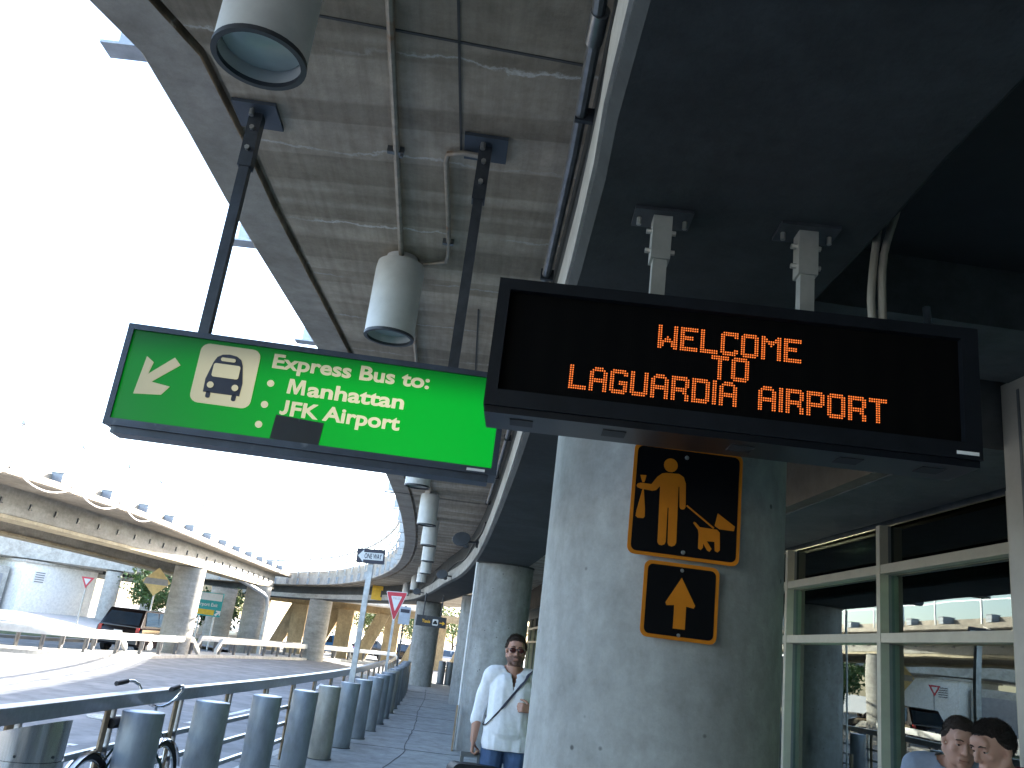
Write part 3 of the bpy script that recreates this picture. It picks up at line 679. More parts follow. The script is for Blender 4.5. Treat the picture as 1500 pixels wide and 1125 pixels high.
GL = {
'W': ['11.....11']*5+['11..1..11', '11.111.11', '111111111', '111...111', '111...111', '11.....11'],
'E': ['11111111', '11111111', '11......', '11......', '111111..', '111111..', '11......', '11......', '11......', '11111111', '11111111'],
'L': ['11......']*9+['11111111']*2,
'C': ['.1111111', '11111111', '11....11', '11......', '11......', '11......', '11......', '11......', '11....11', '11111111', '.111111.'],
'O': ['.111111.', '11111111']+['11....11']*7+['11111111', '.111111.'],
'M': ['11.....11', '111...111', '111111111', '11.111.11', '11..1..11']+['11.....11']*6,
'T': ['11111111']*2+['...11...']*9,
'A': ['..1111..', '.111111.', '11....11', '11....11', '11....11', '11111111', '11111111', '11....11', '11....11', '11....11', '11....11'],
'G': ['.111111.', '11111111', '11....11', '11......', '11......', '11..1111', '11..1111', '11....11', '11....11', '11111111', '.111111.'],
'U': ['11....11']*9+['11111111', '.111111.'],
'R': ['1111111.', '11111111', '11....11', '11....11', '11....11', '1111111.', '1111111.', '11...11.', '11....11', '11....11', '11....11'],
'D': ['1111111.', '11111111']+['11....11']*7+['11111111', '1111111.'],
'I': ['11']*11,
'P': ['1111111.', '11111111', '11....11', '11....11', '11....11', '11111111', '1111111.', '11......', '11......', '11......', '11......'],
' ': ['.......']*11}
ph, pv = .00678, .0070
LEDM = bpy.data.materials.new('led_lit'); LEDM.use_nodes = True; b = LEDM.node_tree.nodes['Principled BSDF']; b.inputs['Base Color'].default_value = (.2, .05, .01, 1)
b.inputs['Emission Color'].default_value = (1, .20, .035, 1); b.inputs['Emission Strength'].default_value = .17
mb = MB()
for line, x0, z0 in (('WELCOME', .5, 2.644), ('TO', .664, 2.5645), ('LAGUARDIA AIRPORT', .245, 2.485)):
    x = x0
    for ch in line:
        g = GL[ch]
        for r_, row in enumerate(g):
            for c_, q in enumerate(row):
                if q == '1': mb.prism(circ(x+c_*ph, z0-r_*pv,   .0024, 6), face_M(LA-ln*.0253, lu), .0012)
        x += (len(g[0])+1)*ph
dots = mb.build('lit_lamp_dots', LEDM, scr, smooth=False); dots['kind'] = 'stuff'
lbox(LW-.075, LW-.012, lz0+.012, lz0+.022, -.002, 0).build('maker_plate', WHITEP, ms, smooth=False)
HANG = mat('hanger_aluminium', (.46, .46, .43), .4, .6, .1, 12)
for u in (.495, .967):
    c = LA+lu*u-ln*.12; m3 = Matrix((lu, -ln, Vector((0, 0, 1)))).transposed()
    o = MB().box((c.x, c.y, (lz1+3.07)/2), (.045, .045, 3.07-lz1-.01), m3).build('hanger_post', HANG, ms, smooth=False)
    MB().box((c.x, c.y, 2.98), (.062, .062, .155), m3).build('sleeve', HANG, o, smooth=False)
    MB().box((c.x, c.y, 3.062), (.19, .12, .012), m3).build('ceiling_plate', DKSTEEL, o, smooth=False)
    for z in (2.94, 3.01):
        for s_ in (-1, 1):
            e = c+lu*s_*.031; e2 = c+lu*s_*.048; MB().cyl((e.x, e.y, z), (e2.x, e2.y, z), .009, n=6).build('bolt', STEELBOLT, o)
    for s_ in (-1, 1):
        e = c+lu*s_*.075; MB().cyl((e.x, e.y, 3.03), (e.x, e.y, 3.06), .008, n=6).build('bolt', STEELBOLT, o)
for k, u in enumerate((1.185, 1.215)):
    c = LA+lu*u-ln*.12
    MB().tube(spline([(c.x, c.y, lz1), (c.x-.004+.006*k, c.y+.01, lz1+.12), (c.x+.02, c.y+.03, lz1+.3), (c.x+.09+.03*k, c.y+.10, lz1+.6), (c.x+.2, c.y+.25, lz1+1.0)], .06), .0125, 10).build('flexible_conduit', mat('flex_grey', (.30, .28, .24), .5, .3), ms)

# ---- dog sign and arrow sign on the column
SB = mat('sign_black', (.003, .003, .004), .5, 0, .1, spec=.12); SO = mat('sign_orange', (.50, .16, .008), .45, 0, .12, 5, spec=.25)
def plate_sign(name, label, x0, x1, z0, z1, y, yaw, r_):
    t = thing(name, label, 'sign', ((x0+x1)/2, y, z0)); cx = (x0+x1)/2
    M = face_M((cx, y, 0), (math.cos(yaw), math.sin(yaw), 0)); hw = (x1-x0)/2
    MB().prism(rrect(-hw, z0, hw, z1, r_), M, .004).build('plate', SO, t, smooth=False)
    M2 = face_M(Vector((cx, y, 0))+M.to_3x3() @ Vector((0, 0, .0042)), (math.cos(yaw), math.sin(yaw), 0))
    MB().prism(rrect(-hw+.013, z0+.013, hw-.013, z1-.013, r_*.75), M2, .001).build('black_field', SB, t, smooth=False)
    M3 = M2.copy(); M3.translation = M2.translation+M.to_3x3() @ Vector((0, 0, .0013))
    return t, M3
t, M3 = plate_sign('dog_walking_sign', 'black and orange sign of person holding bag and leashed dog, on the column', .611, 1.030, 2.044, 2.468, 3.135, R(-1), .028)
def pic(poly, nm): MB().prism(poly, M3, .001).build(nm, SO, t, smooth=False)
def px(x, y):       # measured on the sign: across and down, in a 1125-unit square, plate slightly turned in it
    u = (x-(160-(y-80)*.0724))/912; v = (y-(55+(x-160)*.1236))/895
    return (-.2095+u*.419, 2.468-v*.424)
def pts(*q): return [px(*c) for c in q]
pic(circ(*px(457, 252), .0266), 'figure_head')
pic(pts((385, 318), (420, 314), (525, 322), (563, 348), (580, 400), (576, 588), (566, 603), (550, 608), (534, 602), (527, 588), (527, 425), (519, 425), (497, 865), (484, 888), (460, 896), (436, 888), (427, 868), (437, 592), (428, 592), (412, 858), (402, 878), (380, 886), (356, 880), (345, 860), (368, 420), (335, 452), (305, 458), (205, 440), (182, 430), (174, 415), (182, 400), (205, 393), (296, 405), (345, 345)), 'figure_body')
pic(pts((205, 330), (255, 333), (248, 360), (238, 390), (222, 390), (212, 358)), 'bag_top')
pic(pts((222, 446), (233, 446), (243, 600), (241, 662), (230, 675), (185, 672), (167, 655), (175, 610)), 'bag')
a_, b_ = px(585, 575), px(805, 755); d_ = Vector((b_[0]-a_[0], b_[1]-a_[1])).normalized(); n_ = Vector((-d_.y, d_.x))*.003
pic([(a_[0]+n_.x, a_[1]+n_.y), (a_[0]-n_.x, a_[1]-n_.y), (b_[0]-n_.x, b_[1]-n_.y), (b_[0]+n_.x, b_[1]+n_.y)], 'leash')
pic(pts((637, 712), (645, 703), (658, 710), (690, 745), (830, 765), (852, 790), (850, 925), (830, 942), (808, 930), (808, 860), (745, 855), (782, 915), (765, 937), (745, 925), (716, 872), (712, 905), (695, 924), (673, 910), (680, 800), (675, 765)), 'dog_body')
pic(pts((840, 637), (978, 742), (968, 777), (850, 762), (812, 735)), 'dog_head')
for b in ((593, 190), (552, 942)):
    x, z = px(*b); p0 = M3 @ Vector((x, z, 0)); p1_ = M3 @ Vector((x, z, .006)); MB().cyl(p0, p1_, .0085, .006, 10).build('rivet', STEELBOLT, t)
t, M3 = plate_sign('arrow_sign', 'black and orange arrow sign pointing up, below the dog sign', .681, .961, 1.757, 2.030, 3.137, R(0), .026)
MB().prism([(x, 1.757+z) for x, z in ((0, .222), (.055, .128), (.05, .118), (.022, .122), (.022, .04), (-.022, .04), (-.022, .122), (-.05, .118), (-.055, .128))], M3, .001).build('arrow', SO, t, smooth=False)
for z in (1.775, 2.005):
    p0 = M3 @ Vector((0, z, 0)); p1 = M3 @ Vector((0, z, .006)); MB().cyl(p0, p1, .007, .005, 10).build('rivet', STEELBOLT, t)

# ---- taxi sign
ts = thing('taxi_sign', 'small black hanging sign reading Taxis with car symbol and arrow', 'sign', (-.57, 27.9, 2.06))
YEL = mat('sign_yellow', (.75, .42, .02), .5, emit=(1, .6, .05), es=.02)
MB().box((-.57, 28, 2.23), (.95, .16, .33)).build('cabinet', DKPAINT, ts, smooth=False)
text_obj('lettering', 'Taxis', face_M((-.86, 27.915, 2.18), (1, 0, 0)), .14, YEL, ts, .26, .002, .004)
tm = face_M((0, 27.915, 0), (1, 0, 0)); tm2 = face_M((0, 27.91, 0), (1, 0, 0))
MB().prism(rrect(-.53, 2.12, -.35, 2.31, .03), tm, .004).build('car_panel', WHITEP, ts, smooth=False)
MB().prism([(-.51, 2.16), (-.37, 2.16), (-.37, 2.21), (-.395, 2.225), (-.41, 2.27), (-.47, 2.27), (-.485, 2.225), (-.51, 2.21)], tm2, .004).build('car_symbol', BLACK, ts, smooth=False)
MB().prism([(-.30, 2.195), (-.20, 2.195), (-.225, 2.16), (-.19, 2.16), (-.13, 2.21), (-.19, 2.26), (-.225, 2.26), (-.20, 2.225), (-.30, 2.225)], tm, .004).build('arrow', YEL, ts, smooth=False)
for x in (-.85, -.29): MB().cyl((x, 28, 2.39), (x, 28, 3.09), .02).build('hanger_rod', DKSTEEL, ts)

# ---- roadside signs
def post_sign(name, label, x, y, zt, wd=.05, dp=.05, m=GALV):
    t = thing(name, label, 'sign', (x, y, 0)); MB().box((x, y+.03, zt/2), (wd, dp, zt)).build('post', m, t, smooth=False); return t
t = post_sign('one_way_sign', 'black and white ONE WAY arrow sign on a tall square post', -1.375, 14.03, 2.93, .085, .085)
M = face_M((-1.39, 13.975, 2.82), (1, .05, .05), (-.05, 0, 1))
MB().prism(rrect(-.225, -.115, .225, .115, .012), M, .003).build('plate', mat('sign_dark', (.05, .05, .07), .5), t, smooth=False)
M = face_M((-1.39, 13.971, 2.82), (1, .05, .05), (-.05, 0, 1))
MB().prism([(-.205, 0), (-.115, .1), (-.115, .058), (.195, .058), (.195, -.058), (-.115, -.058), (-.115, -.1)], M, .002).build('white_arrow', WHITEP, t, smooth=False)
text_obj('lettering', 'ONE WAY', face_M(M @ Vector((-.1, -.036, .003)), (1, .05, .05), (-.05, 0, 1)), .112, MATS['sign_dark'], t, .275, .002, .001)
t = post_sign('yield_sign', 'red and white YIELD triangle sign on a post by the bollards', -1.37, 21.9, 2.68, .06, .06)
RED = mat('sign_red', (.62, .045, .07), .5); M = face_M((-1.37, 21.85, 0), (1.42, 0, .07), (-.03, 0, 1.42))
for zo, sc_, mm, nm in ((0, 1, WHITEP, 'plate'), (.003, .93, RED, 'red_border'), (.006, .5, WHITEP, 'white_centre')):
    tri = []
    for cx, cz, a0 in ((-.238, .565, 90), (0, -.085, 210), (.238, .565, -30)):
        for k in range(5):
            a = R(a0+120*k/4) if False else R({90: 90, 210: 210, -30: -30}[a0]+120*k/4); tri.append((cx*1.0+.022*math.cos(a), cz+.022*math.sin(a)))
    cx0, cz0 = 0, .37
    tri = [((x-cx0)*sc_+cx0, (z-cz0)*sc_+cz0) for x, z in tri]
    Mz = M.copy(); Mz.translation = M.translation+Vector((0, 0, 2.12))+M.to_3x3() @ Vector((0, 0, zo)); MB().prism(tri, Mz, .003).build(nm, mm, t, smooth=False)
text_obj('lettering', 'YIELD', face_M(Mz @ Vector((-.088, .40, .0035)), (1, 0, .05), (-.02, 0, 1)), .07, mat('faded_red', (.6, .3, .3), .6), t, .176, .0, .001)
t = post_sign('small_sign', 'small sign seen at a slant on a thin post beyond the YIELD triangle', -1.2, 23.5, 2.45, .045, .045, DKSTEEL)
MB().box((-1.2, 23.47, 2.2), (.3, .006, .45)).build('plate', mat('sign_pale', (.5, .55, .62), .5), t, smooth=False)
MB().box((-1.2, 23.465, 2.32), (.24, .004, .09)).build('panel', MATS['sign_dark'], t, smooth=False)

# ================================================================== BOLLARDS AND RAILING
def bollard(label):
    t = thing('bollard', label, 'bollard', (0, 0, 0), 0, 'grey steel bollards along the walkway')
    MB().lathe((0, 0, 0), [(.145, 0), (.15, .01), (.15, .60), (.149, .895), (.146, .905), (.138, .908)], 40).build('tube', BOLL, t)
    mb = MB().lathe((0, 0, .900), [(.137, 0), (.13, .006), (.06, .011), (.001, .012)], 32); mb.build('cap', GALV, t)
    MB().lathe((0, 0, 0), [(.165, -.001), (.165, .006), (.152, .008)], 32).build('base_seal', C_DARK, t)
    return t
s0 = 0; path = [Vector((p[0], p[1], 0)) for p in BOL]; i = 0; b0 = None
tot = plen(path); s0 = 0
# start the count at the slant-topped post
for s_ in range(200):
    p, tt = at_len(path, s_*.05)
    if p[1] > 5.44: start = s_*.05; break
for k in range(-1, 20):
    if k == 0: continue
    p, tt = at_len(path, start+k*1.385)
    if k > 19 or p[1] > 31.6: break
    lb = 'grey round steel bollard just left of the slant-topped post' if k < 0 else 'grey round steel bollard, %s beyond the slant-topped post' % ORD[k-1]
    if b0 is None: b0 = bollard(lb); o = b0
    else: o = copy_tree(b0); o['label'] = lb
    o.location = (p[0], p[1], 0); o.rotation_euler = (R(random.uniform(-1.1, 1.1)), R(random.uniform(-1.1, 1.1)), random.uniform(0, 6))
    if k in (2, 5, 8, 11):
        tb = [c for c in o.children if c.name.startswith('tube')][0]; tb.material_slots[0].link = 'OBJECT'
        tb.material_slots[0].material = mat('bollard_worn_%d' % (k % 2), ((.36, .35, .31) if k % 2 else (.33, .36, .38)), .5, .15, .25, 5, .05, stretch=(1, 1, .5), wear=((.22, .23, .24), 3., .55))
p, tt = at_len(path, start)
t = thing('slanted_bollard', 'wide stainless bollard with slanted flat top at the lower left', 'bollard', (p[0], p[1], 0))
r_ = .205; secs = []
for z in (0, .74): secs.append([(p[0]+r_*math.cos(2*math.pi*k/48), p[1]+r_*math.sin(2*math.pi*k/48), z) for k in range(48)])
MB().loft(secs).build('base_tube', STAIN, t)
secs = [[(p[0]+rr*math.cos(2*math.pi*k/48), p[1]+rr*math.sin(2*math.pi*k/48), z if z else .905+.29*math.cos(2*math.pi*k/48)*rr-.05*math.sin(2*math.pi*k/48)*rr) for k in range(48)] for rr, z in ((.198, .742), (.198, 0))]
MB().loft(secs).build('head', STAIN, t)
for k in range(6):
    a = 2*math.pi*k/6-.4; MB().cyl((p[0]+.196*math.cos(a), p[1]+.196*math.sin(a), .77), (p[0]+.202*math.cos(a), p[1]+.202*math.sin(a), .77), .008, n=8).build('screw', DKSTEEL, t)
# second group of posts beyond the last column
for k in range(6):
    o = copy_tree(b0); o.location = (-.05+k*.32, 37.4+k*.12, 0); o['label'] = 'grey bollard past the last column, %s from the left in that short row' % ORD[k]
# railing
rl = thing('railing', 'long stainless railing with flat top bar between bollards and road', 'railing', (-2.4, 6, 0))
RP = [Vector((p[0], p[1], 0)) for p in RAIL]
fr = frames(RP)
breaks = []
secs = [[(p[0]+nn[0]*o, p[1]+nn[1]*o, z) for o, z in ((-.05, .90), (.05, .90), (.05, .995), (.045, 1.0), (-.045, 1.0), (-.05, .995))] for p, t_, nn in fr]
MB().loft(secs).build('top_rail', RAILM, rl, ang=25)
for z in (.62, .42, .22):
    secs = [[(p[0]+nn[0]*o, p[1]+nn[1]*o, zz) for o, zz in ((-.02, z-.02), (.02, z-.02), (.02, z+.02), (-.02, z+.02))] for p, t_, nn in fr]
    MB().loft(secs).build('lower_rail', RAILM, rl, ang=25)
Lr = plen(RP); s_ = .5; pm = None
while s_ < Lr:
    p, tt = at_len(RP, s_); a = math.atan2(tt[1], tt[0])
    if pm is None:
        pm = [MB().box((0, -.03, .45), (.075, .016, .9)).mesh('post'), MB().box((.085, -.03, .45), (.016, .05, .9)).mesh('post_web')]
        pm[0].materials.append(POSTBR); pm[1].materials.append(RAILM)
    o = bpy.data.objects.new('post', pm[0]); col.objects.link(o); o.matrix_basis = Matrix.Translation(p) @ Matrix.Rotation(a, 4, 'Z'); attach(o, rl)
    o2 = bpy.data.objects.new('post_web', pm[1]); col.objects.link(o2); o2.matrix_basis = o.matrix_basis.copy(); attach(o2, rl)
    s_ += 1.28
for s_ in (1.2, 5.3, 9.4, 13.5, 17.6):
    p, tt = at_len(RP, s_); MB().box((p[0], p[1], .951), (.004, .004, .004)).build('joint', BLACK, rl) if False else None

# ================================================================== BICYCLE
bk = thing('bicycle', 'dark green bicycle with high chrome handlebars leaning on the railing', 'bicycle')
BG = mat('bike_green', (.015, .05, .035), .3, .3); CHR = mat('chrome', (.7, .7, .7), .15, 1., .03)
# local: forward = +y, wheel radius .27, origin on the ground under the bottom bracket
def wheel(y):
    o = MB(); n = 40
    o.tube([(0, y+.27*math.cos(2*math.pi*k/n), .285+.27*math.sin(2*math.pi*k/n)) for k in range(n)], .02, 8, True); wv = o.build('tyre', BLACK, bk)
    o = MB(); o.tube([(0, y+.245*math.cos(2*math.pi*k/n), .285+.245*math.sin(2*math.pi*k/n)) for k in range(n)], .009, 6, True); o.build('rim', CHR, wv)
    o = MB().cyl((-.035, y, .285), (.035, y, .285), .018)
    for k in range(18):
        a = 2*math.pi*k/18; o.cyl((.02*(-1)**k, y, .285), (0, y+.24*math.cos(a), .285+.24*math.sin(a)), .0013, n=4)
    o.build('hub_and_spokes', CHR, wv)
    o = MB(); secs = []
    for k in range(13):
        a = R(15+k*12.5); secs.append([(xx, y+(.305+h)*math.cos(a), .285+(.305+h)*math.sin(a)) for xx, h in ((-.032, -.008), (0, .006), (.032, -.008), (0, .003))])
    o.loft(secs).build('fender', CHR, bk)
wheel(.5); wheel(-.48)
HT0, HT1 = Vector((0, .34, .52)), Vector((0, .30, .70)); BB = Vector((0, -.02, .27)); ST = Vector((0, -.17, .62))
for nm, a, b, r_ in (('head_tube', HT0, HT1, .021), ('down_tube', HT0, BB, .017), ('top_tube', HT1-Vector((0, 0, .04)), ST-Vector((0, 0, .04)), .015), ('seat_tube', BB, ST, .016)):
    MB().cyl(a, b, r_).build(nm, BG, bk)
for s_ in (-1, 1):
    MB().tube([(s_*.05, .5, .285), (s_*.052, .42, .42), (s_*.03, .35, .5), (0, .34, .52)], .011).build('fork_blade', BG, bk)
    MB().cyl((s_*.045, -.48, .285), (s_*.012, -.02, .27), .009).build('chain_stay', BG, bk)
    MB().cyl((s_*.045, -.48, .285), (s_*.012, -.17, .58), .008).build('seat_stay', BG, bk)
    MB().cyl((s_*.055, BB.y, BB.z), (s_*.06, BB.y+.12*s_, BB.z-.1*s_), .009).build('crank', CHR, bk)
    MB().box((s_*.1, BB.y+.12*s_, BB.z-.1*s_), (.09, .06, .02)).build('pedal', BLACK, bk)
    MB().cyl((s_*.20, .16, .985), (s_*.21, .03, .97), .017).build('grip', BLACK, bk)
MB().cyl(HT1, (0, .27, .83), .012).build('stem', CHR, bk)
MB().tube(spline([(-.20, .16, .985), (-.195, .24, .985), (-.175, .29, .96), (-.12, .29, .88), (-.05, .285, .83), (.05, .285, .83), (.12, .29, .88), (.175, .29, .96), (.195, .24, .985), (.20, .16, .985)], .03), .011, 10).build('handlebar', CHR, bk)
MB().cyl(ST, ST+Vector((0, -.02, .1)), .012).build('seat_post', CHR, bk)
MB().loft([[(xx*wd, y, z+zz*.03) for xx, zz in ((-1, 0), (-.6, 1), (.6, 1), (1, 0), (.6, -1), (-.6, -1))] for y, wd, z in ((-.33, .05, .745), (-.28, .085, .75), (-.2, .07, .75), (-.12, .03, .745), (-.05, .018, .74))]).build('saddle', BLACK, bk)
MB().tube([(.03, .33, .68), (.06, .38, .6), (.03, .3, .48), (.02, .1, .38)], .004).build('brake_cable', BLACK, bk)
bk.location = (-2.26, 7.15, 0); bk.scale = (1.08, 1.08, 1.08); bk.rotation_euler = (0, R(-1.5), R(-10))

# ================================================================== LEFT RAMP
RE = spline([(-24, -16), (-19.5, -4), (-15.5, 6), (-12.4, 14), (-10.6, 19.9), (-9.9, 23.6), (-9.55, 27), (-9.5, 36.6), (-9.45, 44), (-9.3, 50.5)], .6)
RG = spline([(-25.6, -15.6), (-21, -3), (-17, 7), (-13.9, 15), (-11.8, 21.5), (-11.05, 26), (-10.5, 30.5), (-10.1, 37), (-9.9, 49)], .6)
rmp = thing('ramp_viaduct', 'tan concrete ramp viaduct crossing the left side on round columns', 'overpass')
secs = [[(p[0]-nn[0]*o, p[1]-nn[1]*o, z) for o, z in ((0, 4.30), (0, 4.14), (.05, 4.10), (8.5, 4.10), (8.5, 4.5), (.3, 4.5), (.3, 4.3))] for p, t, nn in frames(RE)]
MB().loft(secs).build('deck_slab', C_RAMP, rmp, ang=25)
for off in (0, 4.5):
    secs = [[(p[0]-nn[0]*(o+off), p[1]-nn[1]*(o+off), z) for o, z in ((0, 4.14), (0, 3.42), (.03, 3.40), (.77, 3.40), (.8, 3.42), (.8, 4.14))] for p, t, nn in frames(RG)]
    g = MB().loft(secs).build('girder', C_RAMPG, rmp, ang=25)
    secs = [[(p[0]-nn[0]*(o+off), p[1]-nn[1]*(o+off), z) for o, z in ((-.06, 3.398), (-.06, 3.31), (.86, 3.31), (.86, 3.398))] for p, t, nn in frames(RG)]
    MB().loft(secs).build('bottom_flange', concrete('flange_tan', (.50, .43, .30), (.4, .4, 1), .8), rmp, ang=25)
# tie-bolts along the girder face
RG3 = [Vector((p[0], p[1], 0)) for p in RG]; s_ = 30.; bm_ = MB().box((0, -.02, 3.72), (.05, .05, .16)).box((0, -.03, 3.66), (.12, .03, .03)).mesh('tie_bolt'); bm_.materials.append(DKSTEEL)
while s_ < plen(RG3)-1:
    p, tt = at_len(RG3, s_); o = bpy.data.objects.new('tie_bolt', bm_); col.objects.link(o); o.matrix_basis = Matrix.Translation(p) @ Matrix.Rotation(math.atan2(tt[1], tt[0]), 4, 'Z'); attach(o, rmp); s_ += 1.15
# railing with mesh boxes at the posts
RE3 = [Vector((p[0], p[1], 0)) for p in RE]; s_ = 3.
MESHM = mat('mesh_panel', (.26, .29, .33), .5, .3)
pb = MB()
pb.box((0, .16, 4.43), (.30, .32, .22)); pb.box((0, -.01, 4.43), (.34, .02, .03)); pb.box((0, .16, 4.55), (.34, .36, .02))
pb = pb.mesh('mesh_box'); pb.materials.append(MESHM)
pp_ = MB().box((.36, 0, 4.8), (.05, .05, 1.05)).ell((.36, 0, 5.35), (.06, .06, .06)).mesh('rail_post'); pp_.materials.append(GALV)
hang = []
while s_ < plen(RE3)-1:
    p, tt = at_len(RE3, s_); Mx = Matrix.Translation(p) @ Matrix.Rotation(math.atan2(tt[1], tt[0]), 4, 'Z')
    for nm, me in (('mesh_box', pb), ('rail_post', pp_)):
        o = bpy.data.objects.new(nm, me); col.objects.link(o); o.matrix_basis = Mx; attach(o, rmp)
    hang.append(Mx @ Vector((.36, -.06, 4.28))); s_ += 2.35
for z, r_ in ((5.3, .022), (5.0, .014)): MB().tube([(p[0], p[1], z) for p in RE], r_, 6).build('handrail', GALV, rmp)
hs = thing('hanging_hose', 'pale hose hanging in loops along the ramp edge', 'hose')
mb = []
hh = [h for h in hang if 8 < h.y < 28.5]
for a, b in zip(hh, hh[1:]):
    mb += [a.lerp(b, k/10)+Vector((.05, 0, -.30*4*(k/10)*(1-k/10))) for k in range(10)]
MB().tube(mb, .02, 8).build('hose', mat('hose_pale', (.75, .66, .58), .6), hs)
# round columns of the ramp
for lab, x, y, r_, zt in (('thick round ramp column beside the dark car', -10.55, 35.6, .6, 3.31), ('round ramp column with a drain pipe on its right side', -9.95, 45.9, .62, 3.31),
                          ('round column at the far bend of the upper roadway', -7.15, 49.0, .62, 3.08), ('round column behind the green road sign', -13.6, 53.5, .75, 3.2),
                          ('round ramp column far left, seen only in the window reflection', -14.3, 17.5, .6, 3.31), ('round ramp column nearest the camera side, outside the left edge', -18.6, 5.5, .6, 3.31)):
    t = column('ramp_column', lab, x, y, r_, zt, -.62, C_RAMPG, 'round columns under the ramp')
    if 'drain' in lab: MB().tube(spline([(-10.9, 43.2, 3.55), (-9.9, 44.6, 3.1), (-9.35, 45.2, 2.75), (-9.25, 45.3, 2.4), (-9.25, 45.3, -.1)], .3), .1, 10).build('drain_pipe', GALV, t)
# guard rails on the island
def guard(name, label, s0, s1, off):
    P = [Vector((p[0]-nn[0]*off, p[1]-nn[1]*off, 0)) for p, t, nn in frames(ISL)]; g = thing(name, label, 'guard rail', (0, 0, 0), 0, 'guard rails on the island')
    pts = [at_len(P, s0+(s1-s0)*k/40)[0] for k in range(41)]
    secs = []
    for k, (p, t, nn) in enumerate(frames(pts)):
        dz = -.45 if k in (0, 40) else 0
        secs.append([(p[0]+nn[0]*o, p[1]+nn[1]*o, z+dz) for o, z in ((-.06, .45), (.06, .45), (.075, .56), (.06, .67), (-.06, .67))])
    MB().loft(secs).build('beam', mat('guard_rail_paint', (.60, .60, .58), .5, .2, .1, 6), g)
    s_ = s0+.4; pm_ = None
    while s_ < s1:
        p, t = at_len(P, s_)
        if pm_ is None: pm_ = MB().box((0, 0, .23), (.09, .1, .46)).box((.02, 0, .3), (.03, .16, .3)).mesh('post'); pm_.materials.append(mat('guard_post', (.17, .16, .15), .7))
        o = bpy.data.objects.new('post', pm_); col.objects.link(o); o.matrix_basis = Matrix.Translation(p) @ Matrix.Rotation(math.atan2(t.y, t.x), 4, 'Z'); attach(o, g); s_ += 1.5
LI = plen([Vector((p[0], p[1], 0)) for p in ISL])
def s_of(y):
    P = [Vector((p[0], p[1], 0)) for p in ISL]; s = 0
    for a, b in zip(P, P[1:]):
        if b.y >= y: return s
        s += (b-a).length
    return s
guard('guard_rail', 'pale guard rail at the left in front of the dark car', 2, s_of(37.5), .15)
guard('guard_rail', 'pale guard rail on the far side of the island before the car', 2, s_of(33), 1.15)
guard('guard_rail', 'pale guard rail running past the far bend columns', s_of(39.5), LI-1, .15)
guard('guard_rail', 'back guard rail behind the far bend columns', s_of(39), LI-4, 1.2)

# ================================================================== FAR STRUCTURES
# tan slanting frames beyond the bend
for i, (x, y) in enumerate(((-12.2, 58), (-9.6, 57.5), (-6.6, 57), (-3.6, 57.5), (-.6, 58.5), (2.6, 59.5))):
    t = thing('slanted_support', 'tan concrete frame leg with slanting strut, %s from the left beyond the bend' % ORD[i], 'support', (x, y, -.62), 0, 'tan slanting frame legs')
    MB().box((x, y, 1.15), (.95, .6, 3.5)).build('leg', C_TAN, t)
    MB().loft([[(xx+a, y+b, z) for a, b in ((-.42, -.25), (.42, -.25), (.42, .25), (-.42, .25))] for xx, z in ((x+.95, -.58), (x+2.35, 2.9))]).build('strut', C_TAN, t)
    MB().box((x+.9, y, -.4), (2.6, .8, .42)).build('footing', C_TAN, t)
fb = thing('support_beam', 'long tan beam lying on the slanting frame legs', 'beam', (-5, 58, 2.9))
MB().box((-4, 58, 3.12), (26, 1.1, .42)).build('beam', C_TAN, fb)
# far viaduct on the left with building under it
FV = spline([(-90, 36), (-62, 47), (-42, 56), (-27, 61.5), (-14, 65), (-2, 67)], 1.5)
fv = thing('far_viaduct', 'far pale viaduct with barrier above the white walled building', 'overpass')
secs = [[(p[0]-nn[0]*o, p[1]-nn[1]*o, z) for o, z in ((0, 4.1), (0, 3.7), (.5, 3.6), (7.5, 3.6), (8, 4.1), (8, 4.9), (7.8, 4.9), (7.8, 4.2), (.2, 4.2), (.2, 4.9), (0, 4.9))] for p, t, nn in frames(FV)]
MB().loft(secs).build('deck', C_PALE, fv, ang=25)
for x, y in ((-21.5, 64.5), (-23.8, 63), (-17.5, 66)):
    t = column('viaduct_column', 'square-topped pale far column right of the white building, '+{-21.5: 'middle', -23.8: 'left', -17.5: 'right'}[x]+' one', x, y, .55, 3.62, -.62, C_PALE, 'far viaduct columns')
wb = thing('white_building', 'low white walled building with small louvred window at far left', 'building', (-29, 64, -.6))
MW = Matrix.Rotation(R(58), 3, 'Z')
def wbx(c, d, nm, m):
    cc = MW @ Vector(c)+Vector((-29.3, 64, 0)); return MB().box(cc, d, MW).build(nm, m, wb, smooth=False)
wbx((0, 0, 1.4), (5.6, 5, 4.1), 'wall', mat('white_wall', (.84, .82, .78), .8)); wbx((0, 0, 3.5), (6.0, 5.4, .16), 'roof_edge', C_PALE)
wbx((-1.6, -2.51, 2.55), (.75, .06, .8), 'window_frame', WHITEP)
for k in range(5): wbx((-1.6, -2.56, 2.25+k*.15), (.65, .04, .06), 'louvre', mat('louvre', (.2, .2, .2), .6))
wbx((-4.6, .6, 1.2), (3, 4, 3.6), 'side_wing', C_PALE); wbx((-4.6, -1.45, 1.4), (2.2, .06, 2.2), 'garage_door', mat('garage_grey', (.3, .3, .31), .7))
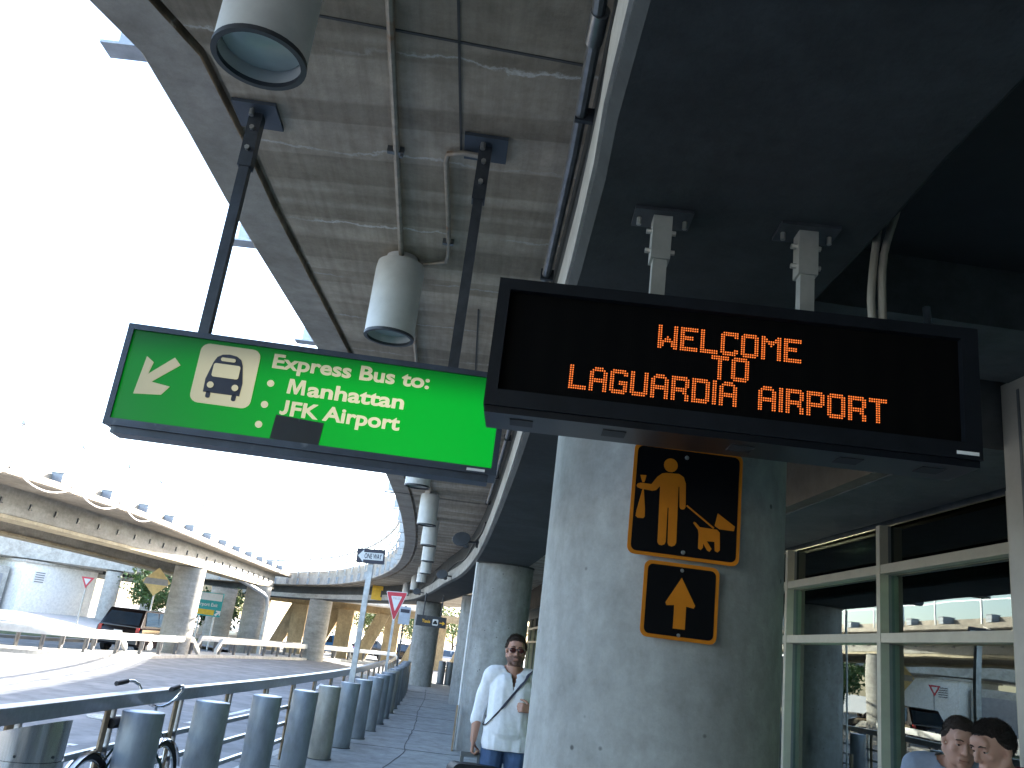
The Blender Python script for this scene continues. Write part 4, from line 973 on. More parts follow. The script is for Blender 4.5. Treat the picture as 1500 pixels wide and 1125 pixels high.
# far roadside signs
t = thing('far_yield_sign', 'small far red and white triangle sign left of the car', 'sign', (-18.4, 45.5, -.5))
MB().cyl((-18.4, 45.5, -.6), (-18.4, 45.5, 2.3), .04).build('post', GALV, t)
for s_, mm, yy, nm in ((1, RED, 45.44, 'plate'), (.55, WHITEP, 45.43, 'white_centre')):
    MB().prism([(-.32*s_, .18*s_), (0, -.38*s_), (.32*s_, .18*s_)], face_M((-18.4, yy, 2.45), (1, 0, 0)), .01).build(nm, mm, t, smooth=False)
t = thing('diamond_sign', 'pale yellow diamond sign with grey band above the dark car', 'sign', (-12.35, 37.4, -.6))
MB().cyl((-12.35, 37.45, -.6), (-12.35, 37.45, 3.0), .035).build('post', GALV, t)
DM = face_M((-12.35, 37.38, 2.62), (1, .1, 0))
MB().prism([(-.58, 0), (0, -.58), (.58, 0), (0, .58)], DM, .01).build('plate', mat('diamond_yellow', (.70, .55, .25), .5), t, smooth=False)
DM2 = face_M((-12.35, 37.365, 2.62), (1, .1, 0)); MB().prism([(-.5, -.12), (.5, -.12), (.44, .13), (-.44, .13)], DM2, .006).build('band', mat('band_grey', (.34, .35, .36), .6), t, smooth=False)
t = thing('road_guide_sign', 'green, white and yellow road guide sign beside the ramp column', 'sign', (-13.2, 49.2, -.6))
MB().cyl((-13.6, 49.3, -.6), (-13.6, 49.3, 2.3), .05).cyl((-12.8, 49.3, -.6), (-12.8, 49.3, 2.3), .05).build('post', GALV, t)
TEALS = mat('guide_teal', (.02, .36, .36), .5)
MB().box((-13.2, 49.2, 2.1), (1.45, .03, 1.25)).build('plate', TEALS, t, smooth=False)
MB().box((-13.2, 49.18, 2.5), (1.36, .02, .38)).build('white_panel', WHITEP, t, smooth=False)
MB().box((-13.35, 49.18, 1.68), (1.05, .02, .28)).build('yellow_panel', mat('guide_yellow', (.75, .50, .03), .5), t, smooth=False)
text_obj('lettering', 'Airport Exit', face_M((-13.85, 49.175, 2.0), (1, 0, 0)), .26, WHITEP, t, 1.15, .003, .006)
MB().prism([(.42, -.56), (.5, -.64), (.66, -.48), (.66, -.58), (.72, -.58), (.72, -.34), (.48, -.34), (.48, -.4), (.58, -.4)], face_M((-13.2, 49.175, 2.15), (1, 0, 0)), .006).build('arrow', WHITEP, t, smooth=False)
t = thing('clearance_sign', 'yellow box sign on the far girder face behind the ONE WAY post', 'sign', (-3.35, 40.1, 3.1))
MB().box((-3.35, 40.0, 3.42), (.62, .12, .62)).build('plate', mat('clear_yellow', (.80, .48, .03), .5), t, smooth=False)
MB().box((-3.2, 39.93, 3.4), (.1, .02, .3)).build('mark', MATS['sign_dark'], t, smooth=False)
t = thing('bend_warning_sign', 'yellow diamond warning sign by the road outside the left edge', 'sign', (-13.5, 16.5, -.1))
MB().cyl((-13.5, 16.5, -.2), (-13.5, 16.5, 2.4), .035).build('post', GALV, t)
MB().prism([(-.42, 0), (0, -.42), (.42, 0), (0, .42)], face_M((-13.46, 16.5, 2.2), (.3, 1, 0)), .01).build('plate', MATS['clear_yellow'], t, smooth=False)

# ================================================================== TREES
LEAF = [mat('leaf_a', (.07, .12, .025), .6, 0, .3, 3), mat('leaf_b', (.11, .15, .03), .6, 0, .3, 3), mat('leaf_c', (.045, .08, .02), .6, 0, .3, 3)]
BARK = mat('bark', (.10, .075, .05), .9, 0, .3, 8, .5)
def tree(label, x, y, h, cr, li, z0=-.62, squat=1.):
    t = thing('leafy_tree', label, 'tree', (x, y, z0), 0, 'trees beyond the roads')
    mb = MB().tube(spline([(x, y, z0), (x+.1, y, z0+h*.25), (x-.05, y+.1, z0+h*.5), (x, y, z0+h*.8)], .5), [.16*h/5*(1-.15*k) if k < 6 else .03 for k in range(len(spline([(x, y, z0), (x+.1, y, z0+h*.25), (x-.05, y+.1, z0+h*.5), (x, y, z0+h*.8)], .5)))], 8)
    limbs = []
    for k in range(9):
        a = k*2.4; b = Vector((x, y, z0+h*(.35+.05*k))); e = b+Vector((math.cos(a)*cr*.7, math.sin(a)*cr*.7, h*.2)); limbs.append(e)
        mb.tube([b, b.lerp(e, .5)+Vector((0, 0, .1)), e], [.05, .035, .012], 6)
    mb.build('trunk', BARK, t)
    mb = MB(); cz = z0+h*.66
    clumps = [(e, cr*random.uniform(.3, .5)) for e in limbs]+[(Vector((x+random.gauss(0, cr*.45), y+random.gauss(0, cr*.45), cz+random.gauss(0, h*.14*squat))), cr*random.uniform(.22, .42)) for k in range(22)]
    for c, r_ in clumps:
        for k in range(95):
            d = Vector((random.gauss(0, 1), random.gauss(0, 1), random.gauss(0, 1))).normalized()*r_*random.uniform(.5, 1.05); q = c+d
            u = Vector((random.gauss(0, 1), random.gauss(0, 1), random.gauss(0, 1))).normalized(); v_ = u.orthogonal().normalized(); s_ = random.uniform(.06, .12)*(1+cr*.12)
            mb.quad(q-u*s_, q+v_*s_*.55, q+u*s_, q-v_*s_*.55)
    mb.build('crown', LEAF[li], t, smooth=False)
for a in (('green tree left of the tan frame legs, seen past the bend column', -9.8, 73, 6.0, 2.2, 0), ('bright yellow green tree seen right of the tan leg', -6.9, 78, 5.2, 2.0, 1),
          ('green tree behind the diamond sign', -19.5, 59, 4.8, 2.0, 0), ('dark green bush tree beside the guide sign', -14.6, 56.5, 3.6, 1.5, 2), ('pale green tree above the guide sign', -19, 78, 6.5, 2.4, 1),
          ('tree seen between the last columns at the walkway end', .5, 74, 5.6, 2.6, 1), ('tree seen behind the hanging taxi sign', -2.6, 80, 5.4, 2.2, 0),
          ('tall tree behind the ramp, reflected in the windows', -36, 34, 9, 3.5, 0), ('broad tree behind the ramp, leftmost in the reflection', -40, 22, 8.5, 3.6, 1), ('dark tree behind the ramp in the reflection', -33, 44, 8, 3, 2), ('tree far left behind the ramp outside the frame', -38, 8, 9, 3.6, 0)):
    tree(*a)

# ================================================================== VEHICLES
def car(label, cat, x, y, rz, paint, L=4.7, W=1.9, H=1.75, suv=True, z=-.31, grp=None):
    t = thing('sport_utility_car' if suv else 'parked_car', label, cat, (0, 0, 0), 0, grp); h = L/2
    zb, belt = .28, (1.06 if suv else .9)
    S = [(-h, W*.44, .42, belt-.12), (-h+.08, W*.485, .34, belt-.02), (-h+.5, W*.5, zb, belt), (0, W*.5, zb, belt), (h-1.2, W*.5, zb, belt-.01), (h-.35, W*.48, .3, belt-.14), (h-.05, W*.44, .36, belt-.26), (h, W*.40, .42, belt-.34)]
    def sec(y_, hw, b_, t_): return [(-hw+.07, y_, b_), (hw-.07, y_, b_), (hw, y_, b_+.14), (hw+.015, y_, (b_+t_)/2), (hw-.005, y_, t_-.06), (hw-.07, y_, t_), (-hw+.07, y_, t_), (-hw+.005, y_, t_-.06), (-hw-.015, y_, (b_+t_)/2), (-hw, y_, b_+.14)]
    MB().loft([sec(*q) for q in S]).build('body', paint, t, ang=40)
    G = [(-h+.06 if suv else -h+.75, W*.455, W*.44, belt+.03), (-h+.42 if suv else -h+1.35, W*.455, W*.385, H), (.35, W*.455, W*.385, H+.01), (1.25, W*.455, W*.42, belt+.02)]
    MB().loft([[(-a, y_, belt-.03), (a, y_, belt-.03), (b_, y_, z_-.04), (b_-.06, y_, z_), (-b_+.06, y_, z_), (-b_, y_, z_-.04)] for y_, a, b_, z_ in G]).build('cabin', paint, t, ang=40)
    GLS = mat('car_glass', (.02, .035, .055), .06, 0, .1, spec=.8)
    y0, y1, y2, y3 = [g[0] for g in G]
    def plate(pts, nm):
        c = sum((Vector(p) for p in pts), Vector())/4; n = (Vector(pts[1])-Vector(pts[0])).cross(Vector(pts[3])-Vector(pts[0])).normalized()
        if n.dot(c-Vector((0, c.y*.5, .8))) < 0: n = -n
        P0 = [c+(Vector(p)-c)*.93+n*.012 for p in pts]; P1 = [c+(Vector(p)-c)*.93-n*.03 for p in pts]
        MB().loft([P1, P0]).build(nm, GLS, t, smooth=False)
    a = W*.455; b_ = W*.385; zt = H-.05
    plate([(-a+.08, y0-.0, belt+.03), (a-.08, y0, belt+.03), (b_-.06, y1, H-.03), (-b_+.06, y1, H-.03)], 'rear_window')
    plate([(-a+.06, y3, belt+.03), (a-.06, y3, belt+.03), (b_-.06, y2, H-.03), (-b_+.06, y2, H-.03)], 'windscreen')
    for s_ in (-1, 1):
        for ya, yb in ((y1+.05, (y1+y2)/2-.05), ((y1+y2)/2, y2-.02)):
            plate([(s_*a, ya-.1 if ya < 0 else ya, belt+.04), (s_*a, yb+.05, belt+.04), (s_*b_, yb, zt), (s_*b_, ya, zt)], 'side_window')
        MB().box((s_*W*.40, -h+.03, belt-.18), (.14, .08, .32)).build('tail_light', mat('tail_red', (.45, .02, .02), .25), t)
        MB().box((s_*W*.37, h-.03, belt-.42), (.34, .1, .14)).build('headlight', mat('headlight', (.75, .75, .72), .15), t)
        MB().box((s_*(W*.5+.09), .95, belt+.06), (.16, .09, .12)).build('wing_mirror', paint, t)
        for yw in (-h+.95, h-.95):
            r_ = .36 if suv else .31
            wv = MB().lathe((s_*(W*.5-.12), yw, r_), [(r_-.04, -.11), (r_, -.08), (r_, .08), (r_-.04, .11)], 28, Matrix.Rotation(R(90), 3, 'Y')).build('wheel', BLACK, t)
            MB().lathe((s_*(W*.5-.005), yw, r_), [(r_*.62, -.015), (r_*.6, .012), (.06, .02), (.001, .022)] if s_ > 0 else [(.001, -.022), (.06, -.02), (r_*.6, -.012), (r_*.62, .015)], 20, Matrix.Rotation(R(90), 3, 'Y')).build('rim', GALV, wv)
    MB().box((0, -h-.02, .5), (W*.9, .14, .2)).build('rear_bumper', mat('bumper', (.04, .04, .045), .5), t); MB().box((0, h+.01, .46), (W*.86, .14, .2)).build('front_bumper', MATS['bumper'], t)
    MB().box((0, -h-.012, .82), (.36, .03, .14)).build('number_plate', WHITEP, t)
    t.location = (x, y, z); t.rotation_euler = (0, 0, rz); return t
def paint(n, c): return mat(n, c, .2, .3, .05, 3, spec=.6)
car('dark maroon black utility car driving away behind the guard rail', 'car', -12.75, 38.8, R(-8), paint('paint_dark', (.010, .006, .007)), 4.7, 1.98, 1.74)
car('bright blue parked car seen past the bend column', 'car', -9.3, 69, R(80), paint('paint_blue', (.03, .16, .42)), 4.4, 1.75, 1.45, False, grp='parked cars beyond the bend')
car('dark grey parked car right of the tan leg', 'car', -6.2, 72, R(85), paint('paint_grey', (.12, .13, .14)), 4.4, 1.75, 1.45, False, grp='parked cars beyond the bend')
car('white parked car beyond the drain pipe column', 'car', -17.5, 70, R(75), paint('paint_white', (.7, .7, .7)), 4.4, 1.75, 1.45, False, grp='parked cars beyond the bend')
car('silver parked car seen below the taxi sign', 'car', .2, 70, R(88), paint('paint_silver', (.45, .46, .47)), 4.4, 1.75, 1.45, False, grp='parked cars beyond the bend')
car('black parked car seen left of the YIELD post', 'car', -3.4, 71, R(92), paint('paint_black', (.02, .02, .022)), 4.4, 1.75, 1.45, False, grp='parked cars beyond the bend')

# ================================================================== PEOPLE
def evaluated(mb, name, voxel, smooth_it=8):
    me = mb.mesh(name); o = bpy.data.objects.new(name, me); col.objects.link(o)
    r_ = o.modifiers.new('r', 'REMESH'); r_.mode = 'VOXEL'; r_.voxel_size = voxel
    s_ = o.modifiers.new('s', 'SMOOTH'); s_.iterations = smooth_it; s_.factor = .5
    dg = bpy.context.evaluated_depsgraph_get(); m2 = bpy.data.meshes.new_from_object(o.evaluated_get(dg))
    bpy.data.objects.remove(o); bpy.data.meshes.remove(me); m2.name = name
    m2.polygons.foreach_set('use_smooth', [True]*len(m2.polygons)); return m2
def skin(name, c): return mat(name, c, .5, 0, .07, 9, .03)
def sculpt(me, ops):
    for v in me.vertices:
        for c, rad, off in ops:
            d = (v.co-c).length
            if d < rad*2: v.co += off*math.exp(-(d/rad)**2*1.5)
def hand(mb, wrist, d, nrm, side, curl, k=1.0):
    """d: towards the fingers, nrm: palm side, side: +1 when the thumb is on the d x nrm side"""
    d = Vector(d).normalized(); nrm = Vector(nrm); nrm = (nrm-d*nrm.dot(d)).normalized(); x = d.cross(nrm)*side
    W = Vector(wrist)
    for s_ in (-.026, -.009, .009, .026): mb.cap(W+x*s_*.7+d*.012, W+d*.085+x*s_*1.05, .013, .0125, 10)
    for i, (s_, ln_) in enumerate(((.029, .072), (.010, .082), (-.010, .076), (-.028, .060))):
        p = W+d*.088+x*s_*1.05; a = 0; seg = (ln_*.45, ln_*.3, ln_*.25); rr = (.0092, .0086, .0078)
        for q in range(3):
            a += curl*(1.0, 1.1, .8)[q]+.05*i*curl; dd = d*math.cos(a)+nrm*math.sin(a); e = p+dd*seg[q]*k; mb.cap(p, e, rr[q], rr[q]*.94, 8); p = e
    p = W+d*.022+x*.026+nrm*.006
    for q, (sx, sn, sd_, l) in enumerate(((.75, .25, .6, .038), (.45, .45+.3*curl, .75, .03), (.1, .5+.4*curl, .85, .025))):
        e = p+(x*sx+nrm*sn+d*sd_).normalized()*l; mb.cap(p, e, .0125-.0015*q, .011-.001*q, 8); p = e
def head_parts(mb, M):
    def E(c, r): mb.ell(M @ Vector(c), r, M.to_3x3(), 18, 14)
    def Cp(a, b, r0, r1): mb.cap(M @ Vector(a), M @ Vector(b), r0, r1)
    E((0, .014, .034), (.0765, .096, .086)); E((0, -.026, -.025), (.064, .064, .088)); E((0, -.034, -.082), (.050, .050, .036)); E((0, -.074, -.103), (.024, .018, .019))
    E((0, -.07, .045), (.055, .026, .038))
    Cp((-.038, -.083, .031), (.038, -.083, .031), .011, .011); Cp((0, -.090, .020), (0, -.113, -.026), .008, .0125)
    for s_ in (-1, 1):
        E((s_*.012, -.100, -.031), (.0085, .010, .0075)); E((s_*.038, -.060, -.020), (.026, .024, .022)); E((s_*.079, .014, -.004), (.009, .020, .033)); E((s_*.083, .020, .008), (.007, .014, .018))
        Cp((s_*.062, .0, -.05), (s_*.036, -.05, -.095), .024, .020)
    Cp((-.021, -.087, -.0625), (.021, -.087, -.0625), .0058, .0058); Cp((-.018, -.0865, -.0735), (.018, -.0865, -.0735), .0068, .0068); E((0, -.092, -.066), (.010, .006, .008))
def person(label, loc, rz, H, J, skinc, shirtc, pantc, hairc, hair_len, head_rot, sleeve, collar=None, hands=None, belly=0., vox=.0055, stubble=False, glasses=False):
    """J: joint positions in the person's frame (faces -y, person's right is -x) for arms; legs stand straight"""
    k = H/1.78; t = thing('person', label, 'person', (0, 0, 0)); V = Vector
    SK = skin(skinc[0], skinc[1]); 
    hipL, hipR = V((.095, 0, .93))*k, V((-.095, 0, .93))*k
    body = MB(); shirt = MB(); pants = MB()
    HM = Matrix.Translation(V(J['head'])*k) @ Euler([R(a) for a in head_rot]).to_matrix().to_4x4() @ Matrix.Scale(k, 4)
    nb = V(J['neck'])*k
    # torso
    for a, b_, r0, r1 in (((0, .0, .96), (0, -.0, 1.12), .135, .125), ((0, -.005, 1.12), (0, -.005, 1.33), .125, .14)):
        for sx in (-.045, .045): body.cap(V((a[0]+sx, a[1], a[2]))*k, V((b_[0]+sx, b_[1], b_[2]))*k, r0*.8*k, r1*.8*k)
    shR, shL = V(J['shR'])*k, V(J['shL'])*k
    body.cap(shR*.8+V((0, 0, 1.44))*k*.2, shL*.8+V((0, 0, 1.44))*k*.2, .07*k, .07*k); body.cap(nb-V((0, 0, .1))*k, HM @ V((0, .012, -.07)), .064*k, .056*k)
    for s_ in (-1, 1): body.cap(nb+V((s_*.03, .01, 0))*k, (shR if s_ < 0 else shL)*.75+V((0, 0, 1.46))*k*.25, .05*k, .055*k)
    for S in ('R', 'L'):
        sh, el, wr = [V(J[q+S])*k for q in ('sh', 'el', 'wr')]
        body.cap(sh, el, .052*k, .041*k); body.cap(el, el.lerp(wr, .35), .041*k, .041*k); body.cap(el.lerp(wr, .35), wr, .041*k, .027*k)
        hd, hn, sd_, cu = J['hand'+S]; hand(body, wr, hd, hn, sd_, cu)
        # sleeve
        f = sleeve; 
        shirt.cap(sh+V((0, 0, .003)), el if f > 1 else sh.lerp(el, f), .062*k, (.051 if f > 1 else .060)*k)
        if f > 1: shirt.cap(el, el.lerp(wr, f-1), .051*k, .045*k)
    for hp, s_ in ((hipL, 1), (hipR, -1)):
        kn = V((s_*.10, -.015, .50))*k; an = V((s_*.105, .02, .09))*k
        body.cap(hp, kn, .085*k, .055*k); body.cap(kn, kn.lerp(an, .3), .052*k, .056*k); body.cap(kn.lerp(an, .3), an, .056*k, .037*k); body.cap(an-V((0, 0, .03)), an+V((s_*.015, -.15, -.05)), .04, .03)
        pants.cap(hp+V((0, 0, .03)), kn, .105*k, .078*k); pants.cap(kn, an+V((0, 0, .02)), .076*k, .068*k)
    pants.cap(V((-.07, 0, .99))*k, V((.07, 0, .99))*k, .125*k, .125*k)
    head_parts(body, HM)
    me = evaluated(body, 'body', vox)
    sculpt(me, [(HM @ V((s_*.032, -.092, .010)), .017*k, HM.to_3x3() @ V((0, .011, 0))) for s_ in (-1, 1)])
    me.materials.append(SK); bo = bpy.data.objects.new('body', me); col.objects.link(bo); attach(bo, t)
    # shirt
    for z0, z1, r0, r1, yy in ((.90, 1.05, .140, .140, -.0), (1.05, 1.2, .140, .142, -.012), (1.2, 1.36, .142, .150, -.006)):
        for sx in ((-.075, 0, .075) if z0 < 1 else (-.055, 0, .055)): shirt.cap(V((sx, yy-belly*(1 if z0 > 1 else .5), z0+(.02 if z0 < 1 else 0)))*k, V((sx, yy-belly*.6, z1))*k, r0*.86*k, r1*.86*k)
    shirt.cap(shR*.85+V((0, 0, 1.43))*k*.15, shL*.85+V((0, 0, 1.43))*k*.15, .085*k, .085*k)
    for s_ in (-1, 1): shirt.cap(nb+V((s_*.045, .012, -.035))*k, (shR if s_ < 0 else shL)*.8+V((0, 0, 1.45))*k*.2, .052*k, .066*k)
    sm = evaluated(shirt, 'shirt', vox*1.3, 6)
    nrm_ = [v.normal.copy() for v in sm.vertices]
    for v, n_ in zip(sm.vertices, nrm_):        # folds
        q = v.co; v.co += n_*(noise.noise(Vector((q.x*9+q.z*5, q.y*9, q.z*4-q.x*6)))*.009+noise.noise(Vector((q.x*22, q.y*20, q.z*12+q.x*14)))*.004)
    bm = bmesh.new(); bm.from_mesh(sm)      # cut the neck opening
    cen = HM @ V((0, .01, -.115)); dele = [f for f in bm.faces if (f.calc_center_median()-(nb+V((0, -.02, .03))*k)).length < .085*k or (collar == 'v' and abs(f.calc_center_median().x-nb.x) < (f.calc_center_median().z-(nb.z-.15*k))*.22 and f.calc_center_median().y < nb.y-.02 and f.calc_center_median().z > nb.z-.15*k)]
    bmesh.ops.delete(bm, geom=dele, context='FACES')
    zc = .885*k; dele = [f for f in bm.faces if f.calc_center_median().z < zc and abs(f.calc_center_median().x) < .22 and f.calc_center_median().z > .75]
    bmesh.ops.delete(bm, geom=dele, context='FACES'); bm.to_mesh(sm); bm.free()
    sm.materials.append(mat(shirtc[0], shirtc[1], .85, 0, .06, 30, .12)); so_ = bpy.data.objects.new('shirt', sm); col.objects.link(so_); attach(so_, t)
    sl = so_.modifiers.new('solid', 'SOLIDIFY'); sl.thickness = .004; sl.offset = 1
    if collar == 'polo':
        mb = MB(); n = 20
        mb.loft([[(nb.x+rr*math.sin(a)*k, nb.y+.0+rr*.9*-math.cos(a)*k, nb.z+zz*k-(.035*k if abs(a) < .5 else 0)) for rr, zz in ((.075, .045), (.083, .045), (.1, -.005), (.09, -.008))] for a in [(-math.pi+.0)+2*math.pi*q/n*.999 for q in range(n+1)] if abs(a) > .22], cap=True) if False else None
        for s_ in (-1, 1):
            secs = []
            for q in range(9):
                a = s_*(.25+q*.36); secs.append([(nb.x+rr*math.sin(a)*k, nb.y+.005-rr*.95*math.cos(a)*k, nb.z+(zz-.045*math.exp(-q*.6))*k) for rr, zz in ((.072, .05), (.080, .052), (.105, .0), (.097, -.004))])
            mb.loft(secs)
        mb.build('collar', MATS[shirtc[0]], so_)
    pm_ = evaluated(pants, 'trousers', vox*1.4, 5)
    nrm_ = [v.normal.copy() for v in pm_.vertices]
    for v, n_ in zip(pm_.vertices, nrm_): q = v.co; v.co += n_*noise.noise(Vector((q.x*14, q.y*14, q.z*9)))*.008
    pm_.materials.append(mat(pantc[0], pantc[1], .85, 0, .2, 14, .15)); po_ = bpy.data.objects.new('trousers', pm_); col.objects.link(po_); attach(po_, t)
    for s_ in (-1, 1):
        x = s_*.105*k
        MB().loft([[(x+a*wd+s_*.012*(-y_)*4*0, y_, z_) for a, z_ in ((-1, .0), (1, .0), (1, hh*.5), (.6, hh), (-.6, hh), (-1, hh*.5))] for y_, wd, hh in ((.085, .03, .07), (.06, .042, .1), (-.03, .045, .11), (-.1, .05, .075), (-.17, .045, .06), (-.2, .025, .045))]).build('shoe', mat('shoe_dark', (.03, .025, .02), .5), t)
    # hair: scalp copied from the head, pushed outward
    inv = HM.inverted(); bm = bmesh.new(); bm.from_mesh(me)
    def scalp(q):
        line = .082-abs(q.x)*.12 if q.y < -.05 else (.082-abs(q.x)*.12-(q.y+.05)*1.25 if q.y < .02 else -.012-(q.y-.02)*.8)
        if abs(q.x) > .055 and q.y < .03: line = max(line, .004 if q.y > -.025 else .066)
        return q.z-line
    for v in bm.verts: v.tag = False
    kill = [f for f in bm.faces if scalp(inv @ f.calc_center_median()) < -.022 or (inv @ f.calc_center_median()).length > .2]
    bmesh.ops.delete(bm, geom=kill, context='FACES'); bm.normal_update()
    nrm_ = [v.normal.copy() for v in bm.verts]
    for v, n_ in zip(list(bm.verts), nrm_):
        q = inv @ v.co; sv = scalp(q)+noise.noise(q*90)*.003; e = min(1, max(-1, sv/.012)); e2 = min(1, max(0, sv/.03))
        v.co += n_*(.0035*e+hair_len*e2*(.8+.5*noise.noise(Vector((q.x*60, q.y*40, q.z*60)))))
    bm.normal_update(); base = [(v.co.copy(), v.normal.copy()) for v in bm.verts if scalp(inv @ v.co) > .004]
    rnd = random.Random(5); H3 = HM.to_3x3()
    for q in range(7000 if hair_len < .006 else 9000):
        c, n_ = base[rnd.randrange(len(base))]; l = (hair_len*.8+.004)*rnd.uniform(.5, 1.3)
        flow = (n_*.55+H3 @ V((rnd.gauss(0, .35), -.35+rnd.gauss(0, .3), .15+rnd.gauss(0, .3)))).normalized(); sd = flow.orthogonal().normalized()*.0011
        c = c+V((rnd.gauss(0, .002), rnd.gauss(0, .002), rnd.gauss(0, .002)))-n_*.002
        bm.faces.new([bm.verts.new(c-sd), bm.verts.new(c+sd), bm.verts.new(c+flow*l)])
    hm = bpy.data.meshes.new('hair'); bm.to_mesh(hm); bm.free(); hm.polygons.foreach_set('use_smooth', [True]*len(hm.polygons))
    hm.materials.append(mat(hairc[0], hairc[1], .75, 0, .35, 120, .5)); ho = bpy.data.objects.new('hair', hm); col.objects.link(ho); attach(ho, t)
    for s_ in (-1, 1):
        e = MB().ell((0, 0, 0), (.0118, .0118, .0118)); e.v = [HM @ (q+V((s_*.032, -.0735, .0105))) for q in e.v]; eo = e.build('eye', mat('eye_white', (.42, .38, .36), .35), t)
        e = MB().ell((0, 0, 0), (.0145, .0126, .0105)); e.v = [HM @ (q+V((s_*.032, -.0742, .0140))) for q in e.v]; e.build('eyelid', SK, eo)
        e = MB().ell((0, 0, 0), (.0058, .003, .0058)); e.v = [HM @ (q+V((s_*.032, -.0843, .0075))) for q in e.v]; e.build('iris', mat('iris', (.03, .02, .015), .2), eo)
        e = MB(); e.tube([(s_*.014, -.0935, .031), (s_*.03, -.0965, .0365), (s_*.05, -.085, .031)], [.0028, .0038, .002], 6); e.v = [HM @ q for q in e.v]; e.build('eyebrow', MATS[hairc[0]], t)
    e = MB(); e.tube([(-.022, -.0915, -.0685), (-.008, -.0985, -.0675), (.008, -.0985, -.0675), (.022, -.0915, -.0685)], .0022, 6); e.v = [HM @ q for q in e.v]; e.build('lips', mat('lip', (.30, .12, .10), .5), t)
    if stubble:
        bm = bmesh.new(); bm.from_mesh(me)
        def jaw(q): return q.y < -.005 and q.z < -.035-.35*(q.y+.09) and q.z > -.128 and not (abs(q.x) < .02 and -.077 < q.z < -.059) and (abs(q.x) > .02 or q.z < -.04)
        bmesh.ops.delete(bm, geom=[f for f in bm.faces if not jaw(inv @ f.calc_center_median())], context='FACES')
        for v in bm.verts: v.co += v.normal*.0012
        hm = bpy.data.meshes.new('stubble'); bm.to_mesh(hm); bm.free(); hm.polygons.foreach_set('use_smooth', [True]*len(hm.polygons))
        hm.materials.append(mat('stubble_brown', (.17, .09, .065), .7, 0, .4, 150)); ho = bpy.data.objects.new('stubble', hm); col.objects.link(ho); attach(ho, t)
    if glasses:
        g = MB()
        for s_ in (-1, 1):
            g.tube([(s_*.034+.027*math.cos(a), -.108+abs(math.cos(a))*0+ (.012 if math.cos(a)*s_ > .5 else 0), .006+.019*math.sin(a)) for a in [2*math.pi*q/20 for q in range(20)]], .0022, 6, True)
            g.tube([(s_*.061, -.094, .012), (s_*.078, -.05, .014), (s_*.083, .02, .010)], .0025, 6)
        g.tube([(-.008, -.109, .012), (0, -.112, .014), (.008, -.109, .012)], .002, 6); g.v = [HM @ q for q in g.v]; go_ = g.build('sunglasses', mat('frame_dark', (.05, .03, .03), .3), t)
        for s_ in (-1, 1):
            e = MB().ell((0, 0, 0), (.026, .004, .0185)); e.v = [HM @ (q+V((s_*.034, -.105, .006))) for q in e.v]; e.build('lens', mat('lens_brown', (.06, .015, .012), .08), go_)
    t.location = loc; t.rotation_euler = (0, 0, rz)
    return t, so_, bo, HM
# man walking with a suitcase
J = dict(head=(0, -.035, 1.665), neck=(0, .0, 1.50), shR=(-.185, .0, 1.445), elR=(-.245, .035, 1.17), wrR=(-.265, -.02, .93), shL=(.185, .0, 1.445), elL=(.25, .02, 1.17), wrL=(.155, -.205, 1.22),
         handR=((-.0, -.06, -1), (1, -.2, 0), -1, .95), handL=((-.9, -.28, .14), (0, 1, -.25), -1, .85))
mp_, shirt_o, body_o, HM_ = person('man in white long shirt and sunglasses pulling a black suitcase', (.585, 7.5, 0), R(4), 1.775, J, ('skin_tan', (.42, .22, .15)), ('white_cotton', (.80, .81, .83)), ('denim', (.06, .11, .22)), ('hair_brown', (.06, .038, .026)), .009, (4, 0, -4), 1.35, 'v', belly=.035, vox=.005, glasses=True, stubble=True)
# beard shadow as short hair on the jaw
# shoulder strap laid over the shirt
sm = shirt_o.data; bvh = BVHTree.FromPolygons([v.co.copy() for v in sm.vertices], [tuple(p.vertices) for p in sm.polygons])
def strap_side(sgn):
    pts = []
    for q in range(33):
        f = q/32; x = .135-f*.335; z = 1.50-f*.46
        hit = bvh.ray_cast(Vector((x, sgn*1.0, z)), Vector((0, -sgn, 0)))
        if hit[0]: pts.append(hit[0]+Vector((0, sgn*.010, 0)))
    return pts
fp, bp_ = strap_side(-1), strap_side(1)
loop = fp+bp_[::-1]
sb = thing('shoulder_bag', 'dark shoulder bag strap worn across the white shirt', 'bag')
m_ = Matrix.Translation(mp_.location) @ Matrix.Rotation(mp_.rotation_euler.z, 4, 'Z')
secs = []
wdir = Vector((.80, 0, .58))*.030
for q in loop: secs.append([m_ @ (q+wdir), m_ @ (q+wdir+Vector((0, -.003 if q.y < 0 else .003, 0))), m_ @ (q-wdir+Vector((0, -.003 if q.y < 0 else .003, 0))), m_ @ (q-wdir)])
secs.append(secs[0]); STRAP = mat('strap_navy', (.03, .03, .05), .7)
MB().loft(secs, cap=False).build('strap', STRAP, sb)
mb = MB().box((0, 0, 0), (.12, .3, .24)); mb.v = [m_ @ (q+Vector((-.08, .26, .98))) for q in mb.v]; mb.build('bag_body', STRAP, sb)
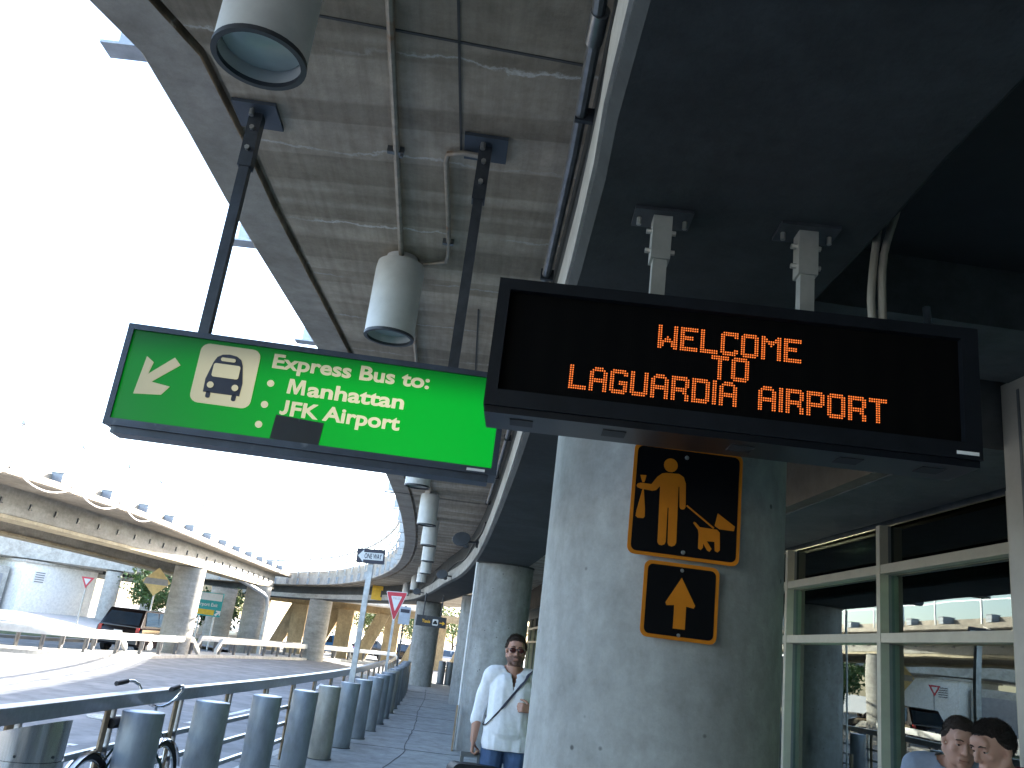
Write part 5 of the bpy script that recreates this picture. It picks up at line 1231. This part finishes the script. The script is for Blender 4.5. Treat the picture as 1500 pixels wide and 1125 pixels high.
# suitcase
su = thing('suitcase', 'black upright suitcase with grey pull handle in the mans hand', 'suitcase')
SCB = mat('suitcase_black', (.012, .012, .014), .6, 0, .3, 30, .2)
MB().prism(rrect(-.2, .05, .2, .76, .06), face_M((0, .13, 0), (1, 0, 0)), .26).build('shell', SCB, su)
MB().prism(rrect(-.16, .1, .16, .62, .03), face_M((0, -.125, 0), (1, 0, 0)), .02).build('front_pocket', SCB, su)
for s_ in (-1, 1):
    MB().box((s_*.07-.02, .09, .775), (.03, .02, .08)).build('handle_tube', mat('handle_grey', (.30, .33, .35), .35, .6), su)
    MB().cyl((s_*.15, .08, .03), (s_*.15+.03, .08, .03), .03).build('wheel', BLACK, su)
MB().box((-.02, .09, .822), (.17, .035, .035)).build('handle_grip', MATS['handle_grey'], su)
su.location = (.36, 7.36, 0); su.rotation_euler = (R(-3), 0, R(10))
# two men looking at a telephone, lower right
J2 = dict(head=(.03, -.10, 1.595), neck=(0, -.01, 1.47), shR=(-.19, 0, 1.43), elR=(-.25, -.02, 1.14), wrR=(-.10, -.24, 1.21), shL=(.19, .0, 1.43), elL=(.24, .03, 1.15), wrL=(.22, -.06, .90),
          handR=((.72, -.5, .42), (.2, .3, .9), 1, .6), handL=((0, -.1, -1), (-1, 0, 0), 1, .35))
person('man in grey blue t-shirt with cropped hair looking down at a phone', (2.60, 4.46, 0), R(-27), 1.665, J2, ('skin_pale', (.50, .29, .22)), ('grey_blue_cotton', (.27, .33, .43)), ('trousers_khaki', (.22, .18, .12)), ('hair_cropped', (.05, .035, .028)), .004, (16, 4, 14), .75)
J3 = dict(head=(0, -.125, 1.59), neck=(0, -.01, 1.47), shR=(-.19, 0, 1.43), elR=(-.235, .02, 1.14), wrR=(-.2, -.17, .98), shL=(.19, .0, 1.43), elL=(.235, .02, 1.14), wrL=(.21, -.12, .93),
          handR=((.2, -.7, -.5), (1, 0, 0), -1, .4), handL=((0, -.4, -1), (-1, 0, 0), 1, .35))
person('man in maroon polo shirt with short dark hair seen in profile', (2.63, 4.0, 0), R(-84), 1.67, J3, ('skin_pale2', (.48, .27, .205)), ('maroon_cotton', (.14, .018, .03)), ('trousers_dark', (.04, .04, .05)), ('hair_dark', (.02, .014, .012)), .011, (18, 0, 6), .8, 'polo')
ph_ = thing('mobile_phone', 'small dark mobile phone held by the man in grey blue', 'phone')
MB().prism(rrect(-.028, -.055, .028, .055, .008), Matrix.Identity(4), .012).build('case', BLACK, ph_)
MB().prism(rrect(-.023, -.04, .023, .045, .003), Matrix.Translation((0, 0, .0122)), .0006).build('screen', mat('phone_screen', (.03, .035, .04), .1), ph_)
m2 = Matrix.Translation((2.60, 4.46, 0)) @ Matrix.Rotation(R(-27), 4, 'Z'); q = m2 @ (Vector((-.035, -.285, 1.275))*1.665/1.78)
ph_.location = q; ph_.rotation_euler = (R(35), R(10), R(-5))
